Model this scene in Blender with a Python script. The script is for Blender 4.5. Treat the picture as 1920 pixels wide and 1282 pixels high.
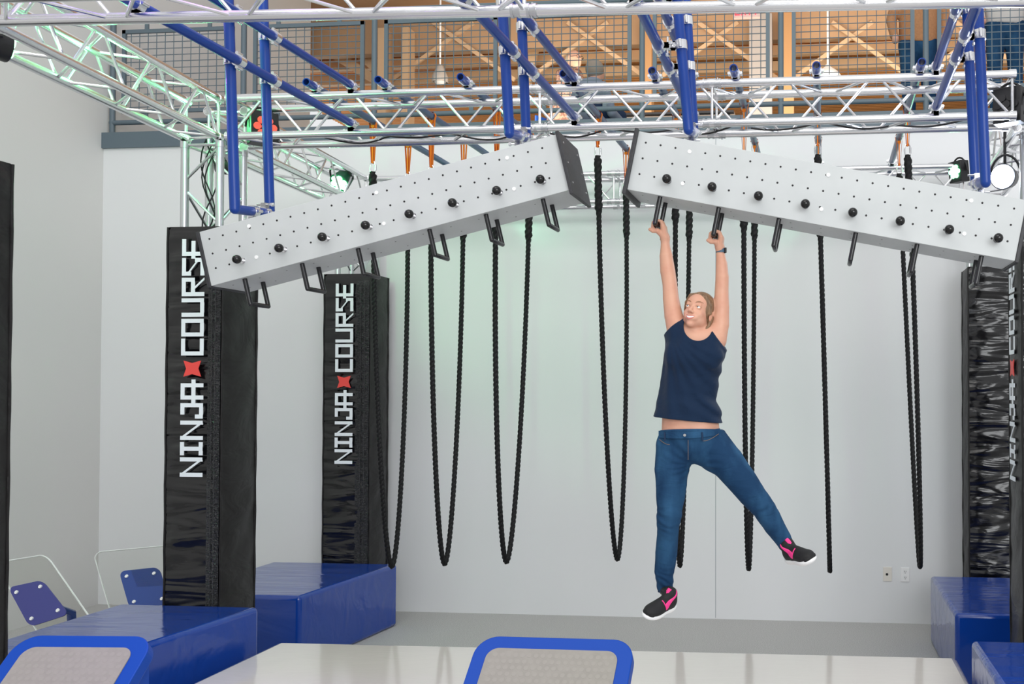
import bpy, math, random
import numpy as np
from mathutils import Vector, Matrix
random.seed(7); rng = np.random.default_rng(7)
PI = math.pi
S = bpy.context.scene
COL = S.collection
for o in list(bpy.data.objects): bpy.data.objects.remove(o)

# ------------------------------------------------------------------ camera
FPX, PX0, PY0, CH = 1750.0, 1378.0, 690.0, 2.10
YAW = math.atan(167/1750.0); PIT = math.atan(32/1750.0)
Fv = Vector((-math.sin(YAW)*math.cos(PIT), math.cos(YAW)*math.cos(PIT), math.sin(PIT)))
Rv = Vector((math.cos(YAW), math.sin(YAW), 0))
Uv = Rv.cross(Fv)
CAM = Vector((0, 0, CH))
cd = bpy.data.cameras.new('camera'); co = bpy.data.objects.new('camera', cd); COL.objects.link(co)
co.matrix_world = Matrix(((Rv.x, Uv.x, -Fv.x, 0), (Rv.y, Uv.y, -Fv.y, 0), (Rv.z, Uv.z, -Fv.z, CH), (0, 0, 0, 1)))
cd.sensor_width = 36; cd.lens = FPX/1920*36
cd.shift_x = -(PX0-960)/1920; cd.shift_y = (PY0-641)/1920
cd.clip_start = 0.05; cd.clip_end = 200
S.camera = co
S.view_settings.view_transform = 'Standard'; S.view_settings.look = 'None'
S.view_settings.gamma = 1; S.view_settings.exposure = 0.0; S.view_settings.use_curve_mapping = False

# ------------------------------------------------------------------ light
w = bpy.data.worlds.new('world'); S.world = w; w.use_nodes = True
w.node_tree.nodes['Background'].inputs[0].default_value = (0.97, 0.985, 1.0, 1)
w.node_tree.nodes['Background'].inputs[1].default_value = 0.86

def area(name, loc, target, size, power, color=(1, 1, 1), sy=None):
    l = bpy.data.lights.new(name, 'AREA'); l.energy = power; l.color = color
    l.shape = 'RECTANGLE'; l.size = size; l.size_y = sy or size
    o = bpy.data.objects.new(name, l); COL.objects.link(o)
    o.location = loc
    o.rotation_euler = (Vector(target)-Vector(loc)).to_track_quat('-Z', 'Y').to_euler()
    return o
def lamp(name, kind, loc, target, power, color, size=0.05, angle=60, blend=.5):
    l = bpy.data.lights.new(name, kind); l.energy = power; l.color = color; l.shadow_soft_size = size
    if kind == 'SPOT': l.spot_size = math.radians(angle); l.spot_blend = blend
    o = bpy.data.objects.new(name, l); COL.objects.link(o); o.location = loc
    if target is not None:
        o.rotation_euler = (Vector(target)-Vector(loc)).to_track_quat('-Z', 'Y').to_euler()
    return o
# tall glazing of the hall behind the camera to the right, high hall lamps
area('hall_windows', (3.5, -4.5, 4.5), (-1.5, 7, 1.8), 6, 420, (0.97, 0.985, 1.0), 4)
area('hall_lamps', (-1.5, 1.0, 8.0), (-1.5, 5.5, 0), 6, 230, (1, 0.97, 0.93), 3)
area('upper_lamps', (-1.0, 11.0, 4.95), (-1, 14.5, 7.6), 7, 250, (1, 0.87, 0.70), 2)

# ------------------------------------------------------------------ pixel helpers (1920 x 1282 frame)
def ray(px, py): return Fv + Rv*((px-PX0)/FPX) + Uv*((PY0-py)/FPX)
def P(px, py, d): return CAM + ray(px, py)*d
def atY(px, py, Y): r = ray(px, py); return CAM + r*(Y/r.y)
def atZ(px, py, Z): r = ray(px, py); return CAM + r*((Z-CH)/r.z)
def atX(px, py, X): r = ray(px, py); return CAM + r*(X/r.x)

# ------------------------------------------------------------------ materials
def mat(name, color, rough=.5, metal=0, spec=.5, coat=0, noise=None, bump=None, emit=None, estr=1, trans=0, alpha=1, ior=1.45, sheen=0):
    m = bpy.data.materials.new(name); m.use_nodes = True
    nt = m.node_tree; b = nt.nodes['Principled BSDF']
    b.inputs['Base Color'].default_value = (*color, 1); b.inputs['Roughness'].default_value = rough
    b.inputs['Metallic'].default_value = metal; b.inputs['Specular IOR Level'].default_value = spec
    b.inputs['Coat Weight'].default_value = coat; b.inputs['Coat Roughness'].default_value = .08
    b.inputs['Transmission Weight'].default_value = trans; b.inputs['IOR'].default_value = ior
    b.inputs['Sheen Weight'].default_value = sheen
    if emit: b.inputs['Emission Color'].default_value = (*emit, 1); b.inputs['Emission Strength'].default_value = estr
    tc = nt.nodes.new('ShaderNodeTexCoord')
    def mapping(sc):
        mp = nt.nodes.new('ShaderNodeMapping'); mp.inputs['Scale'].default_value = sc
        nt.links.new(tc.outputs['Object'], mp.inputs[0]); return mp
    if noise:                                   # (color2, scale tuple, detail, lo, hi)
        c2, sc, det, lo, hi = noise
        n = nt.nodes.new('ShaderNodeTexNoise'); n.inputs['Scale'].default_value = 1; n.inputs['Detail'].default_value = det
        nt.links.new(mapping(sc).outputs[0], n.inputs['Vector'])
        r = nt.nodes.new('ShaderNodeValToRGB'); r.color_ramp.elements[0].position = lo; r.color_ramp.elements[1].position = hi
        r.color_ramp.elements[0].color = (*color, 1); r.color_ramp.elements[1].color = (*c2, 1)
        nt.links.new(n.outputs[0], r.inputs[0]); nt.links.new(r.outputs[0], b.inputs['Base Color'])
    if bump:                                    # list of (scale tuple, detail, strength, distance, distortion)
        prev = None
        for sc, det, st, dist, dis in bump:
            n = nt.nodes.new('ShaderNodeTexNoise'); n.inputs['Scale'].default_value = 1; n.inputs['Detail'].default_value = det
            n.inputs['Distortion'].default_value = dis
            nt.links.new(mapping(sc).outputs[0], n.inputs['Vector'])
            bp = nt.nodes.new('ShaderNodeBump'); bp.inputs['Strength'].default_value = st; bp.inputs['Distance'].default_value = dist
            nt.links.new(n.outputs[0], bp.inputs['Height'])
            if prev: nt.links.new(prev.outputs[0], bp.inputs['Normal'])
            prev = bp
        nt.links.new(prev.outputs[0], b.inputs['Normal'])
        if coat: nt.links.new(prev.outputs[0], b.inputs['Coat Normal'])
    return m
M = {}
M['wall'] = mat('wall_paint', (.80, .81, .82), .6, noise=((.77, .785, .80), (.5, .5, .5), 2, .3, .7), bump=[((60, 60, 60), 2, .05, .002, 0)])
M['wall_l_shaded'] = mat('wall_paint_left_shaded', (.70, .69, .675), .6, noise=((.67, .665, .655), (.5, .5, .5), 2, .3, .7))  # left wall's weaker light put into a greyer base colour
M['seam'] = mat('wall_seam', (.45, .47, .50), .8)
M['carpet'] = mat('carpet', (.37, .365, .365), .95, spec=.1, noise=((.60, .59, .575), (160, 160, 160), 2, .35, .65), bump=[((160, 160, 160), 2, .5, .004, 0)])
M['carpet_mark'] = mat('carpet_mark', (.25, .255, .27), .95, spec=.1, noise=((.30, .30, .31), (160, 160, 160), 2, .35, .65))
M['alu'] = mat('aluminium', (.82, .82, .84), .24, metal=1, bump=[((30, 30, 30), 3, .06, .002, 0)])
M['alu_d'] = mat('aluminium_worn', (.62, .63, .65), .33, metal=1, bump=[((40, 40, 40), 3, .1, .002, 0)])
M['chrome'] = mat('zinc_clamp', (.80, .80, .82), .25, metal=1)
M['steel'] = mat('steel_bolt', (.5, .5, .5), .3, metal=1)
M['blue_pipe'] = mat('blue_powder_coat', (.006, .045, .27), .33, spec=.4, coat=.1)
M['shaded_pipe'] = mat('shaded_blue_coat', (.05, .10, .20), .35, coat=.2)  # blue coat greyed: shade and greenish light painted into the rope rails
M['rail'] = mat('slate_rail_paint', (.115, .155, .185), .45)
M['black_vinyl'] = mat('black_vinyl', (.004, .004, .005), .20, spec=.5, coat=.3,
    bump=[((1.3, 1.3, 7.5), 2, .9, .07, .7), ((6, 6, 22), 2, .25, .012, .8)])
M['black_vinyl_side'] = mat('black_vinyl_side', (.010, .009, .009), .42, spec=.4,
    bump=[((3, 3, 6), 3, .5, .03, 1.0)])
M['black_flap'] = mat('black_gathered_vinyl', (.015, .015, .017), .20, spec=.6, coat=.6,
    bump=[((30, 30, 75), 3, 1.0, .02, 2.0)])
M['letter'] = mat('white_print', (.82, .88, .92), .45)
M['star'] = mat('red_print', (.80, .07, .06), .45)
M['blue_vinyl'] = mat('blue_vinyl', (.004, .045, .30), .16, spec=.5, coat=.5, bump=[((1.2, 5, 3), 3, .35, .03, .8), ((9, 14, 9), 2, .12, .006, .5)])
M['white_vinyl'] = mat('cream_vinyl', (.75, .70, .66), .12, spec=.5, coat=.7, bump=[((1.5, 1.0, 1), 2, .10, .03, .4), ((3, 9, 3), 2, .05, .01, 2)])
M['box'] = mat('light_grey_panel', (.585, .61, .61), .5, noise=((.555, .58, .58), (8, 8, 8), 5, .35, .7))
M['box_end'] = mat('charcoal_panel', (.03, .03, .033), .5, noise=((.045, .045, .05), (40, 40, 40), 3, .3, .7))
M['hole'] = mat('dark_bore', (.02, .018, .02), .6)
M['cap'] = mat('white_cap', (.93, .93, .93), .4)
M['knob'] = mat('black_phenolic', (.004, .004, .004), .08, spec=.6)
M['handle'] = mat('black_handle', (.012, .012, .014), .22, spec=.6)
M['rope'] = mat('black_rope', (.006, .006, .007), .55, spec=.35, bump=[((300, 300, 60), 2, .5, .002, 0)])
M['orange'] = mat('orange_webbing', (.85, .22, .01), .7)
M['tape'] = mat('tape_black', (.01, .01, .012), .5)
M['step_blue'] = mat('blue_step_edge', (.001, .052, .34), .45, spec=.25)
M['step_grey'] = mat('grey_grip_rubber', (.29, .275, .245), .7, noise=((.26, .247, .22), (30, 30, 30), 3, .3, .7))
M['step_dot'] = mat('grey_grip_dot', (.285, .27, .24), .6)
M['acrylic'] = mat('acrylic', (.90, .905, .88), .02, spec=.4, trans=1, ior=1.12)
M['acr_edge'] = mat('acrylic_edge', (.8, .83, .82), .3)
M['plate_blue'] = mat('blue_bracket', (.02, .06, .28), .25, coat=.2)
M['plate_violet'] = mat('violet_blue_bracket', (.055, .06, .26), .4)
M['outlet'] = mat('outlet_white', (.88, .88, .88), .35)
M['ivory'] = mat('outlet_ivory', (.80, .76, .70), .35)
M['dark'] = mat('dark_plastic', (.015, .015, .017), .4)
M['deck'] = mat('warm_deck', (.74, .33, .10), .6, noise=((.66, .29, .09), (.6, 3, 3), 2, .35, .7))
M['deck_brown'] = mat('brown_bulkhead', (.46, .29, .17), .7)  # plain brown of the bulkhead and far wall
M['joist'] = mat('cream_joist', (.64, .43, .26), .6)
M['post'] = mat('timber_post', (.50, .27, .12), .6)
M['taupe'] = mat('taupe_wall', (.36, .27, .215), .7)
M['greycol'] = mat('grey_column', (.42, .38, .36), .6)
M['pendant'] = mat('pendant_shade', (.45, .40, .36), .4)
M['pend_glow'] = mat('pendant_glow', (1, 1, 1), .5, emit=(1, .97, .9), estr=3)
M['exit'] = mat('exit_red', (.9, .05, .06), .5, emit=(1, .05, .08), estr=1.6)
M['exit_box'] = mat('exit_box', (.60, .45, .42), .5)
M['green_led'] = mat('green_led', (.2, 1, .4), .4, emit=(.25, 1, .45), estr=9)
M['white_led'] = mat('white_led', (1, 1, 1), .4, emit=(.72, .82, 1), estr=60)
M['red_led'] = mat('red_led', (.7, .1, .08), .3, emit=(1, .12, .06), estr=.5)
M['violet_led'] = mat('violet_led', (.7, .4, 1), .4, emit=(.6, .25, 1), estr=6)
M['green_case'] = mat('green_case', (.01, .09, .05), .5)
M['skin'] = mat('skin', (.72, .40, .28), .45, spec=.4, noise=((.66, .33, .23), (14, 14, 14), 3, .35, .75))
M['skin'].node_tree.nodes['Principled BSDF'].inputs['Subsurface Weight'].default_value = .12
M['skin'].node_tree.nodes['Principled BSDF'].inputs['Subsurface Radius'].default_value = (.02, .008, .004)
M['lips'] = mat('lips', (.62, .20, .17), .35)
M['teeth'] = mat('teeth', (.88, .85, .80), .25)
M['eye'] = mat('eye_white', (.82, .80, .78), .2)
M['iris'] = mat('iris', (.10, .13, .16), .15)
M['brow'] = mat('brow', (.30, .17, .09), .8)
M['hair'] = mat('hair', (.30, .18, .10), .42, noise=((.15, .085, .045), (90, 90, 7), 3, .35, .7), bump=[((160, 160, 10), 3, .7, .004, .3)])
M['shirt'] = mat('navy_tee', (.006, .020, .052), .8, spec=.2, sheen=.1, bump=[((7, 7, 10), 3, .45, .02, 1.2), ((200, 200, 200), 1, .1, .001, 0)])
M['denim'] = mat('denim', (.009, .040, .100), .8, spec=.2, noise=((.026, .092, .19), (9, 9, 3.5), 5, .40, .68), bump=[((9, 9, 22), 3, .45, .012, 1.0), ((300, 300, 300), 1, .15, .001, 0)])
M['denim_dark'] = mat('denim_seam', (.008, .028, .075), .8)
M['stitch'] = mat('stitch', (.16, .12, .10), .8)
M['shoe'] = mat('shoe_mesh', (.010, .010, .011), .7, bump=[((250, 250, 250), 1, .3, .002, 0)])
M['sole'] = mat('shoe_sole', (.85, .85, .85), .5)
M['pink'] = mat('pink_mark', (.90, .045, .27), .5)
M['watch'] = mat('watch_band', (.06, .12, .18), .5)
M['plaid'] = mat('brown_plaid', (.13, .06, .045), .8, noise=((.26, .16, .12), (40, 5, 40), 1, .45, .55))
M['greyblue'] = mat('grey_blue_shirt', (.22, .26, .33), .8)
M['grey_hair'] = mat('grey_hair', (.30, .25, .20), .6, bump=[((120, 120, 20), 3, .6, .004, .3)])
M['tan'] = mat('tan_sweater', (.46, .22, .10), .85, noise=((.38, .18, .085), (60, 60, 60), 3, .3, .7))
M['lightgrey'] = mat('light_grey_shirt', (.55, .52, .50), .85)
M['chair_blue'] = mat('chair_blue', (.01, .07, .35), .4)
M['table'] = mat('table_top', (.10, .09, .09), .5)
M['teal'] = mat('cable_teal', (.03, .14, .12), .5)

# ------------------------------------------------------------------ object helpers
def link(o): COL.objects.link(o); return o
def tag(o, label=None, cat=None, group=None, kind=None):
    if label: o['label'] = label
    if cat: o['category'] = cat
    if group: o['group'] = group
    if kind: o['kind'] = kind
    return o
def empty(name, loc, label=None, cat=None, group=None):
    o = link(bpy.data.objects.new(name, None)); o.location = loc; o.empty_display_size = .1
    o['_o'] = list(Vector(loc)); return tag(o, label, cat, group)
def origin(o): return Vector(o['_o']) if o is not None and '_o' in o else Vector((0, 0, 0))

class MB:
    def __init__(s): s.v = []; s.f = []; s.m = []
    def add(s, vs, fs, mi=0):
        b = len(s.v); s.v += [tuple(v) for v in vs]
        for f in fs: s.f.append(tuple(b+i for i in f)); s.m.append(mi)
    def box(s, c, ax, ay, az, mi=0):             # half-axis vectors
        c = Vector(c); ax = Vector(ax); ay = Vector(ay); az = Vector(az)
        vs = [c+ax*i+ay*j+az*k for k in (-1, 1) for j in (-1, 1) for i in (-1, 1)]
        s.add(vs, [(0, 2, 3, 1), (4, 5, 7, 6), (0, 1, 5, 4), (2, 6, 7, 3), (0, 4, 6, 2), (1, 3, 7, 5)], mi)
    def bx(s, x0, x1, y0, y1, z0, z1, mi=0):
        s.box(((x0+x1)/2, (y0+y1)/2, (z0+z1)/2), ((x1-x0)/2, 0, 0), (0, (y1-y0)/2, 0), (0, 0, (z1-z0)/2), mi)
    def hexa(s, v8, mi=0): s.add(v8, [(0, 2, 3, 1), (4, 5, 7, 6), (0, 1, 5, 4), (2, 6, 7, 3), (0, 4, 6, 2), (1, 3, 7, 5)], mi)
    def tube(s, a, b, r, n=12, r2=None, cap=True, mi=0):
        s.path([a, b], [r, r if r2 is None else r2], n, cap, mi)
    def path(s, pts, r, n=10, cap=True, mi=0, closed=False):
        pts = [Vector(p) for p in pts]; N = len(pts)
        if not hasattr(r, '__len__'): r = [r]*N
        t0 = (pts[1]-pts[0]).normalized()
        up = Vector((0, 0, 1)) if abs(t0.z) < .9 else Vector((1, 0, 0))
        u = (up - t0*up.dot(t0)).normalized(); vs = []
        for i, p in enumerate(pts):
            if closed: t = (pts[(i+1) % N]-pts[i-1]).normalized()
            else: t = (pts[min(i+1, N-1)]-pts[max(i-1, 0)]).normalized()
            u = (u - t*u.dot(t)).normalized(); w_ = t.cross(u)
            for k in range(n):
                a = 2*PI*k/n; vs.append(p + (u*math.cos(a)+w_*math.sin(a))*r[i])
        fs = []
        for i in range(N if closed else N-1):
            j = (i+1) % N
            for k in range(n): fs.append((i*n+k, i*n+(k+1) % n, j*n+(k+1) % n, j*n+k))
        if cap and not closed:
            fs.append(tuple(range(n-1, -1, -1))); fs.append(tuple((N-1)*n+k for k in range(n)))
        s.add(vs, fs, mi)
    def pipe(s, a, b, r, ri, n=16):              # hollow open tube
        a = Vector(a); b = Vector(b); t = (b-a).normalized()
        up = Vector((0, 0, 1)) if abs(t.z) < .9 else Vector((1, 0, 0))
        u = t.cross(up).normalized(); w_ = t.cross(u); vs = []
        for p, rr in ((a, r), (b, r), (b, ri), (a, ri)):
            for k in range(n): an = 2*PI*k/n; vs.append(p+(u*math.cos(an)+w_*math.sin(an))*rr)
        fs = []
        for i in range(4):
            j = (i+1) % 4
            for k in range(n): fs.append((i*n+k, i*n+(k+1) % n, j*n+(k+1) % n, j*n+k))
        s.add(vs, fs)
    def disc(s, c, nrm, r, h=.001, n=14, mi=0, r2=None):
        nrm = Vector(nrm).normalized(); c = Vector(c)
        s.tube(c, c+nrm*h, r, n, r2, True, mi)
    def sphere(s, c, r, nu=16, nv=10, mi=0, R=None):
        c = Vector(c); r = Vector(r) if hasattr(r, '__len__') else Vector((r, r, r)); vs = []
        for i in range(nv+1):
            th = PI*i/nv
            for k in range(nu):
                a = 2*PI*k/nu; p = Vector((math.sin(th)*math.cos(a)*r.x, math.sin(th)*math.sin(a)*r.y, math.cos(th)*r.z))
                vs.append(c + (R @ p if R else p))
        fs = [(i*nu+k, (i+1)*nu+k, (i+1)*nu+(k+1) % nu, i*nu+(k+1) % nu) for i in range(nv) for k in range(nu)]
        s.add(vs, fs, mi)
    def prism(s, poly, o, ex, ey, ez, h, mi=0):  # 2-D polygon (convex or simple) extruded along ez by h
        o = Vector(o); ex = Vector(ex); ey = Vector(ey); ez = Vector(ez); n = len(poly)
        vs = [o+ex*x+ey*y for x, y in poly]+[o+ex*x+ey*y+ez*h for x, y in poly]
        fs = [tuple(range(n-1, -1, -1)), tuple(range(n, 2*n))]+[(i, (i+1) % n, n+(i+1) % n, n+i) for i in range(n)]
        s.add(vs, fs, mi)
    def build(s, name, mats, parent=None, smooth=False, bevel=0, label=None, subsurf=0, seg=2):
        me = bpy.data.meshes.new(name); off = origin(parent)
        if parent is None:
            v = np.array(s.v); off = Vector(((v[:, 0].min()+v[:, 0].max())/2, (v[:, 1].min()+v[:, 1].max())/2, v[:, 2].min()))
        me.from_pydata([tuple(Vector(p)-off) for p in s.v], [], s.f)
        for m_ in (mats if isinstance(mats, (list, tuple)) else [mats]): me.materials.append(m_)
        me.polygons.foreach_set('material_index', s.m)
        me.validate(); me.update()
        if smooth:
            me.polygons.foreach_set('use_smooth', [True]*len(me.polygons))
            try: me.set_sharp_from_angle(angle=math.radians(40))
            except Exception: pass
        o = link(bpy.data.objects.new(name, me)); o['_o'] = list(off)
        if parent is None: o.location = off
        else: o.parent = parent
        if bevel:
            b = o.modifiers.new('bevel', 'BEVEL'); b.width = bevel; b.segments = seg; b.limit_method = 'ANGLE'
        if subsurf:
            b = o.modifiers.new('sub', 'SUBSURF'); b.levels = subsurf; b.render_levels = subsurf
        if label: o['label'] = label
        return o
def struct(name, mb, m, **k):
    o = mb.build(name, m, **k); o['kind'] = 'structure'; return o

# ------------------------------------------------------------------ key planes
WY = atZ(1130, 1155, 0).y                      # back wall
LX = atY(189, 700, WY).x                       # left wall
WTOP = atY(195, 279, WY).z
FTOP = atY(195, 250, WY).z
H1 = CH+1.60                                   # centre of lower truss chords
CC = .245
YM = atZ(450, 255, H1).y                       # mid truss front chord
YB = 1.0*atZ(1115, 378.5, H1).y                # back truss front chord
if YB+CC > WY-.06: YB = WY-.06-CC
print('WY', WY, 'LX', LX, 'WTOP', WTOP, FTOP, 'YM', YM, 'YB', YB)

# ------------------------------------------------------------------ setting
b = MB(); b.bx(LX-.1, 7, -7, WY+.2, -.1, 0); struct('floor', b, M['carpet'])
b = MB(); b.bx(LX-.15, 7, WY, WY+.15, 0, WTOP); struct('wall_back', b, M['wall'])
sx = atY(1342, 700, WY).x
b = MB(); b.bx(sx-.003, sx+.003, WY-.002, WY+.01, 0.01, WTOP-.01); struct('trim_1', b, M['seam'])
b = MB(); b.bx(LX-.15, LX, -7, WY, 0, 9); struct('wall_left', b, M['wall_l_shaded'])
b = MB(); b.bx(LX, 9, WY-.03, 20.05, WTOP, FTOP); struct('trim_2', b, M['rail'])

# ---- upper level beyond the railing
UF = FTOP
CZ = 6.95
BY = 20.0
b = MB(); n = 84
y0, y1 = 12.6, BY
xs = [LX-2, 9]; prof = []
for i in range(n):
    ya = y0+(y1-y0)*i/n; dy = (y1-y0)/n
    prof += [(ya, CZ), (ya+dy*.45, CZ), (ya+dy*.55, CZ+.03), (ya+dy*.92, CZ+.03)]
prof.append((y1, CZ))
vs = [(x, y, z) for x in xs for y, z in prof]; m_ = len(prof)
b.add(vs, [(i, i+1, m_+i+1, m_+i) for i in range(m_-1)])
struct('ceiling', b, M['deck'])
b = MB(); b.bx(LX-2, 9, BY, BY+.1, UF, CZ+.2); struct('wall_far', b, M['deck_brown'])
b = MB(); b.bx(LX-2, 9, 12.45, 12.6, 6.74, 9.5); struct('trim_3', b, M['deck_brown'])
b = MB(); b.bx(LX-2, 9, 10.4, 12.45, 7.4, 7.5); struct('ceiling_front', b, M['deck_brown'])
wx = atY(566, 120, 12.0).x
b = MB(); b.bx(LX-3, wx, 11.9, 12.0, UF, 9.5)
for px in (300, 318, 470, 505):
    x = atY(px, 120, 11.9).x; b.bx(x, x+.13, 11.87, 11.9, UF, 9.5, 1)
struct('wall_upper_left', b, [M['taupe'], M['greycol']])
b = MB(); b.bx(LX-.16, LX, WY, 12, UF, 9.5); struct('wall_upper_side', b, M['wall_l_shaded'])
# purlins and cross bracing of the roof
for py, Y in ((103, 13.2), (132, 13.6)):
    a = atY(560, py, Y); z = atY(1250, py, Y).z
    b = MB(); b.bx(a.x, 8.0, Y-.05, Y+.05, z-.07, z+.07)
    tag(b.build('roof_purlin', M['joist']), 'cream horizontal purlin crossing the orange ceiling, '+('upper one' if py < 110 else 'lower one'), 'beam', 'roof purlins')
def bar(mb, a, b_, wd, th=.03, mi=0):
    a = Vector(a); b_ = Vector(b_); t = (b_-a).normalized(); y = Vector((0, 1, 0)); n_ = t.cross(y).normalized()
    mb.box((a+b_)/2, t*((b_-a).length/2), y*th, n_*(wd/2), mi)
xb = [(850, 'behind the grey cone pendant lamp'), (1102, 'behind the two seated people'), (1346, 'left of the grey brown column'), (1598, 'behind the lit pendant lamp'), (1830, 'near the right edge of the photo')]
for cx, where in xb:
    Y = 12.40; r_ = empty('cross_brace', atY(cx, 80, Y), 'cream X shaped roof brace '+where, 'brace', 'roof cross braces')
    for (x0, y0_, x1, y1_) in ((-38, 42, 115, 150), (38, 42, -115, 150)):
        b = MB(); bar(b, atY(cx+x0, y0_, Y+(.04 if x0 > 0 else 0)), atY(cx+x1, y1_, Y+(.04 if x0 > 0 else 0)), .055, .015); b.build('strut', M['joist'], r_)
for px, wd, mt, nm in ((1213, .16, 'post', 'orange timber post behind the railing, right of the seated people'),
                       (1427, .30, 'greycol', 'wide grey brown column behind the railing left of the fourth post'),
                       (1476, .18, 'post', 'orange timber post right of the wide grey brown column'),
                       (722, .12, 'joist', 'slim cream post left of the grey cone pendant lamp'), (765, .10, 'joist', 'slim cream post just left of the cone pendant lamp and right of another slim post')):
    p = atY(px, 150, 12.3); b = MB(); b.bx(p.x-wd/2, p.x+wd/2, 12.2, 12.4, UF, 7.0)
    tag(b.build('column', M[mt]), nm, 'column')
for x0, y0_, x1, y1_, nm in ((560, 60, 720, 160, 'leftmost long diagonal roof beam under the orange ceiling'), (615, 50, 760, 175, 'second long diagonal roof beam from the left'), (1010, 55, 985, 165, 'steep cream roof beam left of the man in the plaid shirt')):
    b = MB(); bar(b, atY(x0, y0_, 12.75), atY(x1, y1_, 12.75), .13, .03)
    tag(b.build('roof_beam', M['joist']), nm, 'beam')

# ---- railing on the balcony edge
RY = WY+.06
rt = empty('balcony_railing', (0, RY, UF), 'slate grey balcony railing with welded wire mesh panels', 'railing')
zt = 5.66; zb = atY(195, 231, RY).z
b = MB(); b.tube((LX+.02, RY, zt), (7, RY, zt), .024); b.build('top_rail', M['rail'], rt, True)
b = MB(); b.tube((LX+.02, RY, zb), (7, RY, zb), .024); b.build('bottom_rail', M['rail'], rt, True)
pxs = [212, 457, 702, 952, 1204, 1464, 1736]
px_ = [atY(p, 120, RY).x for p in pxs]; px_.append(px_[-1]+1.24); px_.append(px_[-1]+1.24)
for x in px_:
    b = MB(); b.tube((x, RY, UF), (x, RY, zt), .026); b.build('post', M['rail'], rt, True)
pt = atY(235, 57, RY).z; pb = zb+.085
for x0, x1 in zip(px_[:-1], px_[1:]):
    a, c = x0+.10, x1-.10
    b = MB(); t = .018
    b.bx(a, a+t*2, RY-.012, RY+.012, pb, pt); b.bx(c-2*t, c, RY-.012, RY+.012, pb, pt)
    b.bx(a, c, RY-.012, RY+.012, pt-2*t, pt); b.bx(a, c, RY-.012, RY+.012, pb, pb+2*t)
    for xx in (a+.25, c-.25): b.bx(xx-.02, xx+.02, RY-.006, RY+.006, pt, zt); b.bx(xx-.02, xx+.02, RY-.006, RY+.006, zb, pb)
    fr = b.build('mesh_panel_frame', M['rail'], rt)
    b = MB(); nx = 13
    for i in range(1, nx): x = a+(c-a)*i/nx; b.tube((x, RY, pb), (x, RY, pt), .0042, 5, cap=False)
    nz = 13
    for i in range(1, nz): z = pb+(pt-pb)*i/nz; b.tube((a, RY+.004, z), (c, RY+.004, z), .0042, 5, cap=False)
    b.build('wire_mesh', M['rail'], fr)

# pendants, exit sign
for px, py0, py1, Y, glow, nm in ((825, 122, 155, 11.6, 0, 'grey cone pendant lamp, unlit, behind the railing'), (1552, 122, 149, 11.6, 1, 'pale pendant lamp glowing underneath, behind the railing')):
    t_ = atY(px, py0, Y); bo = atY(px, py1, Y); hh = t_.z-bo.z
    pr = empty('pendant_lamp', bo, nm, 'lamp')
    b = MB(); prof = [(.03, hh), (.045, hh*.9), (.06, hh*.72), (.10, hh*.35), (.105, hh*.05), (.10, 0)] if not glow else [(.03, hh), (.04, hh*.85), (.12, hh*.55), (.17, hh*.2), (.18, 0)]
    vs = []; nn = 24
    for r_, z in prof: vs += [(bo.x+r_*math.cos(2*PI*k/nn), Y+r_*math.sin(2*PI*k/nn), bo.z+z) for k in range(nn)]
    b.add(vs, [(i*nn+k, i*nn+(k+1) % nn, (i+1)*nn+(k+1) % nn, (i+1)*nn+k) for i in range(len(prof)-1) for k in range(nn)])
    b.build('lamp_shade', M['pendant' if not glow else 'outlet'], pr, True)
    b = MB(); b.tube((bo.x, Y, bo.z+hh), (bo.x, Y, 7.41), .012, 8); b.build('stem', M['outlet'], pr)
    b = MB(); b.sphere((bo.x, Y, bo.z+.02), (.075, .075, .05) if not glow else (.15, .15, .035)); b.build('bulb', M['pend_glow'] if glow else M['outlet'], pr, True)
ep = atY(1400, 20, 11.0); ex = empty('exit_sign', ep, 'red lettered EXIT sign high behind the railing', 'sign')
b = MB(); b.box(ep, (.16, 0, 0), (0, .03, 0), (0, 0, .09)); b.build('sign_box', M['exit_box'], ex)
b = MB(); b.tube(ep+Vector((0, 0, .09)), (ep.x, ep.y, 7.4), .012, 8); b.build('stem', M['exit_box'], ex)
def strokes(mb, segs, o, ex_, ey_, ez_, sx_, sy_, th, h, mi=0):
    for x0, y0_, x1, y1_ in segs:
        a = Vector((x0*sx_, y0_*sy_)); c = Vector((x1*sx_, y1_*sy_)); d = c-a
        if d.length == 0: continue
        d.normalize(); nn = Vector((-d.y, d.x))*th/2; e = d*th/2
        # keep ends square: axis strokes extended by half thickness, diagonals trimmed vertical
        q = [a-e-nn, c+e-nn, c+e+nn, a-e+nn]
        mb.prism([(p.x, p.y) for p in q], o, ex_, ey_, ez_, h, mi)
b = MB(); cur = -.13
for ch in ('E', 'X', 'I', 'T'):
    sg = {'E': [(0, 0, 0, 1), (0, 0, 1, 0), (0, .5, .8, .5), (0, 1, 1, 1)], 'X': [(0, 0, 1, 1), (0, 1, 1, 0)], 'I': [(.5, 0, .5, 1)], 'T': [(.5, 0, .5, 1), (0, 1, 1, 1)]}[ch]
    strokes(b, sg, ep+Vector((cur, -.031, -.06)), (1, 0, 0), (0, 0, 1), (0, -1, 0), .045, .115, .014, .004); cur += .072
b.build('exit_letters', M['exit'], ex)

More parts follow.
